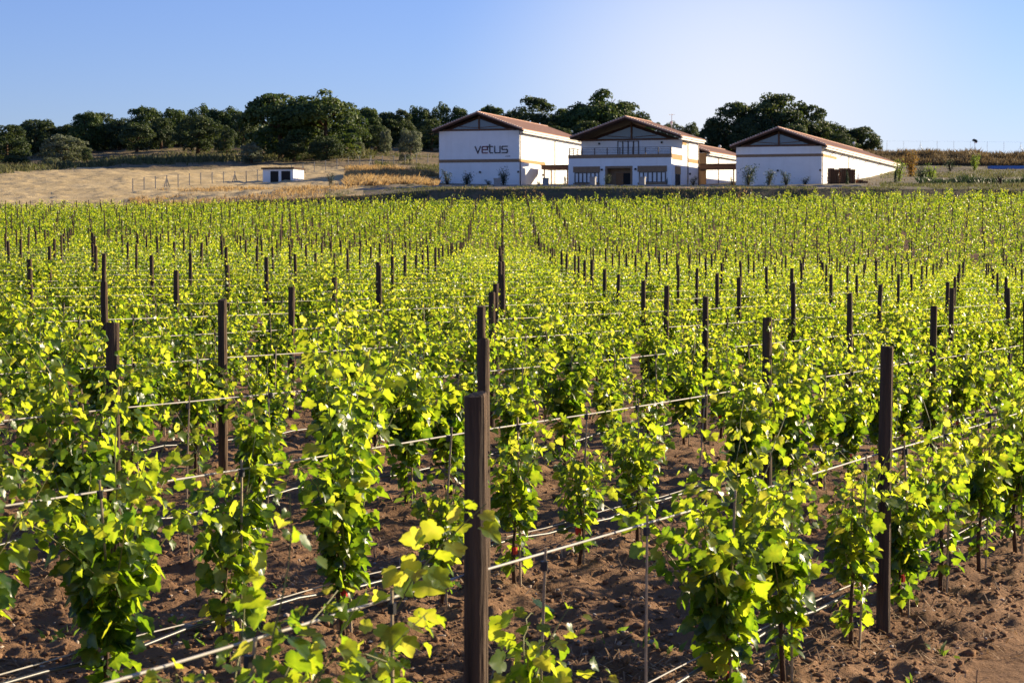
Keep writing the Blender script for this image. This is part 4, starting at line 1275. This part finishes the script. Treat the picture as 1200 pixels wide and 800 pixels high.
ROWL = np.array([0.0, 1.0])   # local: y along the row, x across
def vine_mesh(seed, height, dens=1.0, spread=1.0, low=True, lean=(0.0, 0.0), path=None):
    """a young vine: short trunk, upright and arching shoots, leaves along the shoots"""
    g = np.random.default_rng(seed)
    head = g.uniform(0.42, 0.6)
    st = MB()
    tk = [(0, 0, -0.06), (g.normal(0, .02), g.normal(0, .02), head * 0.5), (g.normal(0, .02), g.normal(0, .02), head)]
    st.tube(tk, [0.02, 0.015, 0.012], 7)
    C, T, N_, Sz = [], [], [], []
    sh = MB()
    ns = int(round(9 * dens)) + 2
    for i in range(ns):
        z0 = g.uniform(0.28, head + 0.1) if i > 1 else head
        a = g.uniform(0, 2 * math.pi)
        out = np.array([math.cos(a) * 0.30, math.sin(a) * 0.52]) * spread
        L = (height - z0) * g.uniform(0.6, 1.02) if i > 0 else (height - z0) * 1.05
        nseg = 10
        p = np.array([0, 0, z0]); d = np.array([out[0] * 0.9, out[1] * 0.9, 1.0]); d /= np.linalg.norm(d)
        droop = g.uniform(0.0, 0.9) if i > 1 else 0.1
        side = g.normal(0, 0.25, 2) * spread
        ln = lean
        if path is None and i >= ns - 2 and height > 1.2: ln = (g.normal(0, 0.25), 1.1 if i % 2 else -1.1); droop *= 0.4
        pts = [p.copy()]
        for s in range(nseg):
            f = (s + 1) / nseg
            dd = d + np.array([out[0] * f * 0.5 + side[0] * f, out[1] * f * 0.9 + side[1] * f, -droop * f ** 2 * 1.3])
            dd += np.array([ln[0], ln[1], 0]) * f; dd += g.normal(0, 0.10, 3); dd /= np.linalg.norm(dd)
            p = p + dd * L * 1.1 / nseg
            pts.append(p.copy())
        pts = np.array(pts)
        if path is not None and i == 0:
            pts = np.array(path, float); L = 1.25
        sh.tube([tuple(q) for q in pts], list(np.linspace(0.0055, 0.002, len(pts))), 4, False)
        nl = int(L / 0.038)
        for q in range(nl):
            t = (q + g.uniform(0.2, 0.8)) / nl
            u = t * (len(pts) - 1); k = min(int(u), len(pts) - 2)
            base = pts[k] + (pts[k + 1] - pts[k]) * (u - k)
            for rep in range(2 if g.random() < 0.62 * dens else 1):
                b = g.uniform(0, 2 * math.pi)
                o = np.array([math.cos(b), math.sin(b), g.uniform(-0.1, 0.5)])
                c = base + o * g.uniform(0.04, 0.115)
                C.append(c); T.append(o * np.array([1, 1, 0.2]) + np.array([0, 0, -g.uniform(0.05, 1.0)]))
                nn = np.array([o[0] * 0.8, o[1] * 0.8, 0.45]) + g.normal(0, 0.55, 3)
                N_.append(nn); Sz.append(((0.046 + 0.060 * g.random()) if path is None or i else (0.075 + 0.05 * g.random())) * (1.06 - 0.6 * t ** 2.0))
    if low:
        n = int(95 * dens)
        for q in range(n):
            z = g.uniform(0.14, 0.95); b = g.uniform(0, 2 * math.pi); rr = g.uniform(0.03, 0.10 + 0.17 * z) * spread
            o = np.array([math.cos(b), math.sin(b), g.uniform(-0.3, 0.4)])
            C.append(np.array([rr * math.cos(b), rr * math.sin(b) * 1.2, z])); T.append(o + np.array([0, 0, -g.uniform(0.1, 0.9)]))
            N_.append(np.array([o[0], o[1], 0.6]) + g.normal(0, 0.45, 3)); Sz.append(0.045 + 0.055 * g.random())
    C, T, N_, Sz = map(np.array, (C, T, N_, Sz))
    V, F, per = leaves(C, T, N_, Sz, g)
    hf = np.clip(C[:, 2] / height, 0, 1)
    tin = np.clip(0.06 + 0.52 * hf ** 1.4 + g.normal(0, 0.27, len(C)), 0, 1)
    rib = np.zeros(len(LV)); rib[0] = 1.0; rib[1] = 0.9; rib[1 + 13] = 0.5
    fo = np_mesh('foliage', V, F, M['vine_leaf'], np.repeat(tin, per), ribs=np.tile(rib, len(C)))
    return st.mesh('trunk', M['bark'], True), sh.mesh('shoots', M['shoot']), fo

VM = [vine_mesh(200 + i, [1.40, 1.54, 1.62, 1.48, 1.68, 1.32, 1.56, 1.44][i % 8], [0.85, 1.0, 1.1, .9, 1.1, .72, 1.0, 1.1][i % 8], [.78, .72, .85, .95, .8, .88][i % 6]) for i in range(22)]
TALL = vine_mesh(301, 2.02, 1.0, 0.62)
SMALL = vine_mesh(302, 0.98, 0.42, 1.0)
ARCH = vine_mesh(311, 1.05, 0.3, 0.5, True, (0, 0), [(0, 0, 0.5), (-0.02, 0, 0.72), (-0.02, 0.0, 0.92), (0.03, 0.02, 1.1), (0.10, 0.05, 1.24), (0.19, 0.10, 1.36), (0.28, 0.15, 1.46), (0.34, 0.18, 1.52)])
TIE = MB().tube([(0, 0, 0.24), (0, 0, 0.29)], 0.024, 7).mesh('red_tag', M['tie_red'])
def cane_mesh(seed):
    g = random.Random(seed)
    return MB().tube([(0, 0, -0.1), (g.uniform(-.012, .012), g.uniform(-.012, .012), 0.6), (g.uniform(-.02, .02), g.uniform(-.02, .02), 1.28)], [0.009, 0.008, 0.0065], 6).mesh('cane_stake', M['cane'])
CANES = [cane_mesh(s) for s in range(4)]
KNOT = MB().tube([(0, 0, 1.185), (0, 0, 1.225)], 0.017, 6).mesh('tie', M['tie_black'])

vines = []
rv = np.random.default_rng(9)
for k in range(-1, 80):
    for m in range(-220, 260):
        t = (m + 0.41) * VINE
        P = A0 + BVEC * k + ROWDIR * t
        if not (4.0 < P[1] < D_END - 0.5): continue
        px = 600 + FPX * P[0] / P[1]
        if px < -330 or px > 1530: continue
        jit = rv.normal(0, 1, 4)
        vines.append(dict(k=k, m=m, P=P + ROWDIR * 0.07 * jit[0] + NRM * 0.03 * jit[1], px=px, d=P[1], s=1 + 0.08 * jit[2], gone=rv.random() < 0.025))
SPEC = {(0, 0): (SMALL, 1.0), (0, 1): None, (0, -1): (ARCH, 1.0), (0, 2): (VM[4], 0.98), (0, 3): (VM[1], 0.92), (0, 4): (VM[0], 0.9), (0, 5): (VM[2], 0.86),
        (0, -2): (VM[6], 1.0), (1, -2): (TALL, 1.0), (1, 0): (VM[0], 0.92), (1, 1): (VM[5], 0.86), (1, 2): (VM[3], 0.9), (1, -4): (VM[2], 1.02), (1, -1): (VM[5], 0.8)}
vis = [v for v in vines if -60 < v['px'] < 1260 and v['k'] >= 0 and not v['gone']]
vis = [v for v in vis if SPEC.get((v['k'], v['m']), 1) is not None]
vis.sort(key=lambda v: v['d'])
near_v = vis[:300]
nid = set(id(v) for v in near_v)
d_near = near_v[-1]['d']
rz_row = math.atan2(-ROWDIR[0], ROWDIR[1])
def side_words(m):
    n_ = m + 1 if m >= 0 else -m
    return '%s %s of the middle post line' % (ordw(n_), 'right' if m >= 0 else 'left')
for v in near_v:
    x, y = v['P']
    spec = SPEC.get((v['k'], v['m']))
    ms, sc = spec if spec else (VM[int(rv.integers(0, len(VM)))], v['s'])
    r = empty('grapevine', (x, y, gzs(x, y)), rz_row + (math.pi if rv.random() < 0.5 and not spec else 0) + rv.normal(0, 0.15))
    if v['d'] > 24: sc *= 0.94
    tag(r, 'grapevine in the %s row, %s' % (ordw(v['k'] + 1), side_words(v['m'])), 'grapevine', 'young vines trained along the rows')
    for nm, me in zip(('trunk', 'shoots', 'foliage'), ms):
        o = link(nm, me, r); o.scale = (sc, sc, sc)
    if v['d'] < 26 and rv.random() < 0.5:
        link('red_tag', TIE, r)
for v in vines:
    if v['k'] < 0 or not (-60 < v['px'] < 1260) or v['d'] > 34: continue
    x, y = v['P'] + NRM * 0.05
    o = link('cane_stake', CANES[(v['m'] + 7 * v['k']) % 4])
    o.location = (x, y, gzs(x, y, False))
    o.rotation_euler = (rv.normal(0, .025), rv.normal(0, .025), rv.uniform(0, 6))
    tag(o, 'cane stake in the %s row, %s' % (ordw(v['k'] + 1), side_words(v['m'])), 'stake', 'canes tied to the wires')
    link('tie', KNOT, o)
# the rest of the vineyard: countless small vines as one mass
def far_vines():
    g = np.random.default_rng(12)
    Vs, Fs, Ts = [], [], []; off = 0
    for v in vines:
        if id(v) in nid or v['gone'] or v['k'] < -0 or v['d'] < 14: continue
        if SPEC.get((v['k'], v['m']), 1) is None: continue
        d = max(v['d'], 30.0)
        n = int(np.clip(215 * (55 / d) ** 0.75, 75, 300))
        size = 0.058 * (165 / n) ** 0.5 * 1.02
        H = (1.40 + 0.16 * min(max((v['d'] - 120) / 60, 0), 1)) * v['s'] * (1 + 0.08 * g.normal())
        u = g.random(n)
        nsh = 7
        sa = g.uniform(0, 6.28, nsh); sr = g.uniform(0.1, 0.42, nsh); shh = g.uniform(0.78, 1.12, nsh)
        i = g.integers(0, nsh, n)
        z = 0.16 + (H * shh[i] - 0.16) * u ** 0.82
        rad = sr[i] * (z / H) ** 0.7
        ax = np.cos(sa[i]) * rad * 0.7 + g.normal(0, 0.065, n); al = np.sin(sa[i]) * rad * 0.95 + g.normal(0, 0.07, n)
        x, y = v['P']
        zz = gzs(x, y, False)
        C = np.stack([x + NRM[0] * ax + ROWDIR[0] * al, y + NRM[1] * ax + ROWDIR[1] * al, zz + z], 1)
        N_ = rand_dirs(n, g) * 0.8 + np.array([0, 0, 0.3]); N_ /= np.linalg.norm(N_, axis=1)[:, None]
        V, F = cards(C, N_, size * g.uniform(0.65, 1.25, n) * (1.05 - 0.35 * (z / H) ** 2), g, 0.85)
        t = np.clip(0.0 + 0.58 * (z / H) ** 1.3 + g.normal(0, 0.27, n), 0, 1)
        Vs.append(V); Fs.append(F + off); Ts.append(np.concatenate([t, t])); off += len(V)
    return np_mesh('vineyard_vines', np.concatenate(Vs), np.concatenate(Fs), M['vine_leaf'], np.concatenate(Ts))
fv = link('vineyard_vines', far_vines())
tag(fv, 'thousands of small distant vines covering the rest of the vineyard up to the bank', 'vines', kind='stuff')

# wires and drip hoses along the rows
for k in range(0, 20):
    Q = A0 + BVEC * k
    ts = []
    for i in range(-60, 90):
        t = i * SPAN / 2
        P = Q + ROWDIR * t
        px = 600 + FPX * P[0] / max(P[1], .1)
        if P[1] > 3.6 and -420 < px < 1650 and P[1] < 130: ts.append(t)
    if len(ts) < 2: continue
    t0, t1 = ts[0], ts[-1]
    tt = np.arange(t0, t1, 0.55)
    X = Q[0] + ROWDIR[0] * tt; Y = Q[1] + ROWDIR[1] * tt
    Z = gz(X, Y, False)
    ph = (tt / SPAN) % 1.0
    zw = Z + 1.21 - 0.008 * np.sin(math.pi * ph)
    off = NRM * 0.055
    w = MB().tube([(a - off[0], b - off[1], c) for a, b, c in zip(X, Y, zw)], 0.0058 if k < 6 else 0.0036, 6).build('trellis_wire', M['wire'], None, True)
    tag(w, 'pale taut wire strung on the posts of the %s row from the front' % ordw(k + 1), 'wire', 'trellis wires')
    zh = Z + 0.36 + 0.02 * np.sin(tt * 2.1 + k) + 0.012 * np.sin(tt * 5.3)
    h = MB().tube([(a - off[0], b - off[1], c) for a, b, c in zip(X, Y, zh)], 0.011, 7).build('drip_hose', M['hose'], None, True)
    tag(h, 'black drip hose hung low along the %s row from the front' % ordw(k + 1), 'hose', 'drip hoses')
    if k < 2:
        zl = Z + 0.40 + 0.008 * np.sin(tt * 3.1 + k)
        lw = MB().tube([(a - off[0] * 1.3, b - off[1] * 1.3, c) for a, b, c in zip(X, Y, zl)], 0.0045, 5).build('hose_wire', M['wire'], None, True)
        tag(lw, 'thin pale wire carrying the drip hose of the %s row from the front' % ordw(k + 1), 'wire', 'hose wires')

# ------------------------------------------------------------------ soil litter
def clods_mesh(name, n, smin, smax, material, seed, dmax=34):
    g = np.random.default_rng(seed)
    d = 1 / g.uniform(1 / dmax, 1 / 8.5, n); px = g.uniform(-120, 1320, n)
    x = (px - 600) / FPX * d
    ok = np.abs(row_coord(x, d)[0] * 2.628 + 1.0) > 0.27
    x, d = x[ok], d[ok]; n = len(x)
    t = (1 + 5 ** 0.5) / 2
    iv = np.array([(-1, t, 0), (1, t, 0), (-1, -t, 0), (1, -t, 0), (0, -1, t), (0, 1, t), (0, -1, -t), (0, 1, -t), (t, 0, -1), (t, 0, 1), (-t, 0, -1), (-t, 0, 1)]) / 1.9
    fi = np.array([(0, 11, 5), (0, 5, 1), (0, 1, 7), (0, 7, 10), (0, 10, 11), (1, 5, 9), (5, 11, 4), (11, 10, 2), (10, 7, 6), (7, 1, 8), (3, 9, 4), (3, 4, 2), (3, 2, 6), (3, 6, 8), (3, 8, 9), (4, 9, 5), (2, 4, 11), (6, 2, 10), (8, 6, 7), (9, 8, 1)])
    s = smin + (smax - smin) * g.random(n) ** 3
    sc = s[:, None, None] * g.uniform(0.6, 1.3, (n, 1, 3)) * np.array([1, 1, 0.7])
    V = iv[None] * g.uniform(0.45, 1.35, (n, 12, 1)) * sc
    V += np.stack([x, d, gz(x, d) + s * 0.2], 1)[:, None, :]
    F = (fi[None] + (np.arange(n) * 12)[:, None, None]).reshape(-1, 3)
    return np_mesh(name, V.reshape(-1, 3), F, material)
stuff('soil_clods', clods_mesh('soil_clods', 30000, 0.005, 0.036, M['clod'], 51), 'loose brown clods of earth between the nearer vine rows', 'soil')
stuff('pebbles', clods_mesh('pebbles', 2600, 0.006, 0.026, M['stone'], 52), 'small pale pebbles lying on the brown soil', 'pebbles')
def straw_mesh():
    g = np.random.default_rng(53)
    n = 26000
    d = 1 / g.uniform(1 / 36, 1 / 8.5, n); px = g.uniform(-120, 1320, n)
    x = (px - 600) / FPX * d
    kx = fbm(x * 0.9, d * 0.9, 71, 2) > 0.02
    x, d = x[kx], d[kx]; n = len(x)
    a = g.uniform(0, 6.28, n); L = g.uniform(0.03, 0.11, n); e = g.uniform(-0.5, 0.9, n) * L * 0.7
    z = gz(x, d) + 0.012
    w = g.uniform(0.002, 0.0045, n)
    dx, dy = np.cos(a), np.sin(a)
    p = np.stack([x, d, z], 1)
    V = np.stack([p + np.stack([-dy * w, dx * w, 0 * w], 1), p + np.stack([dy * w, -dx * w, 0 * w], 1),
                  p + np.stack([dx * L + dy * w, dy * L - dx * w, np.abs(e)], 1), p + np.stack([dx * L - dy * w, dy * L + dx * w, np.abs(e) + 0.002], 1)], 1)
    return np_mesh('straw', V.reshape(-1, 3), np.arange(4 * n).reshape(n, 4), M['straw'], g.random(n))
stuff('straw', straw_mesh(), 'dry brown straw and stems scattered on the soil', 'straw')
def weed_fn(g, n):
    d = 1 / g.uniform(1 / 34, 1 / 8.5, n); px = g.uniform(-100, 1300, n)
    x = (px - 600) / FPX * d
    c = fbm(x * 1.1, d * 1.1, 81, 2) > 0.30
    return x[c], d[c]
stuff('weeds', blades('weeds', weed_fn, 9000, 0.05, 0.012, M['weed'], 82, 0.9), 'tiny green weeds in patches on the soil', 'weeds')
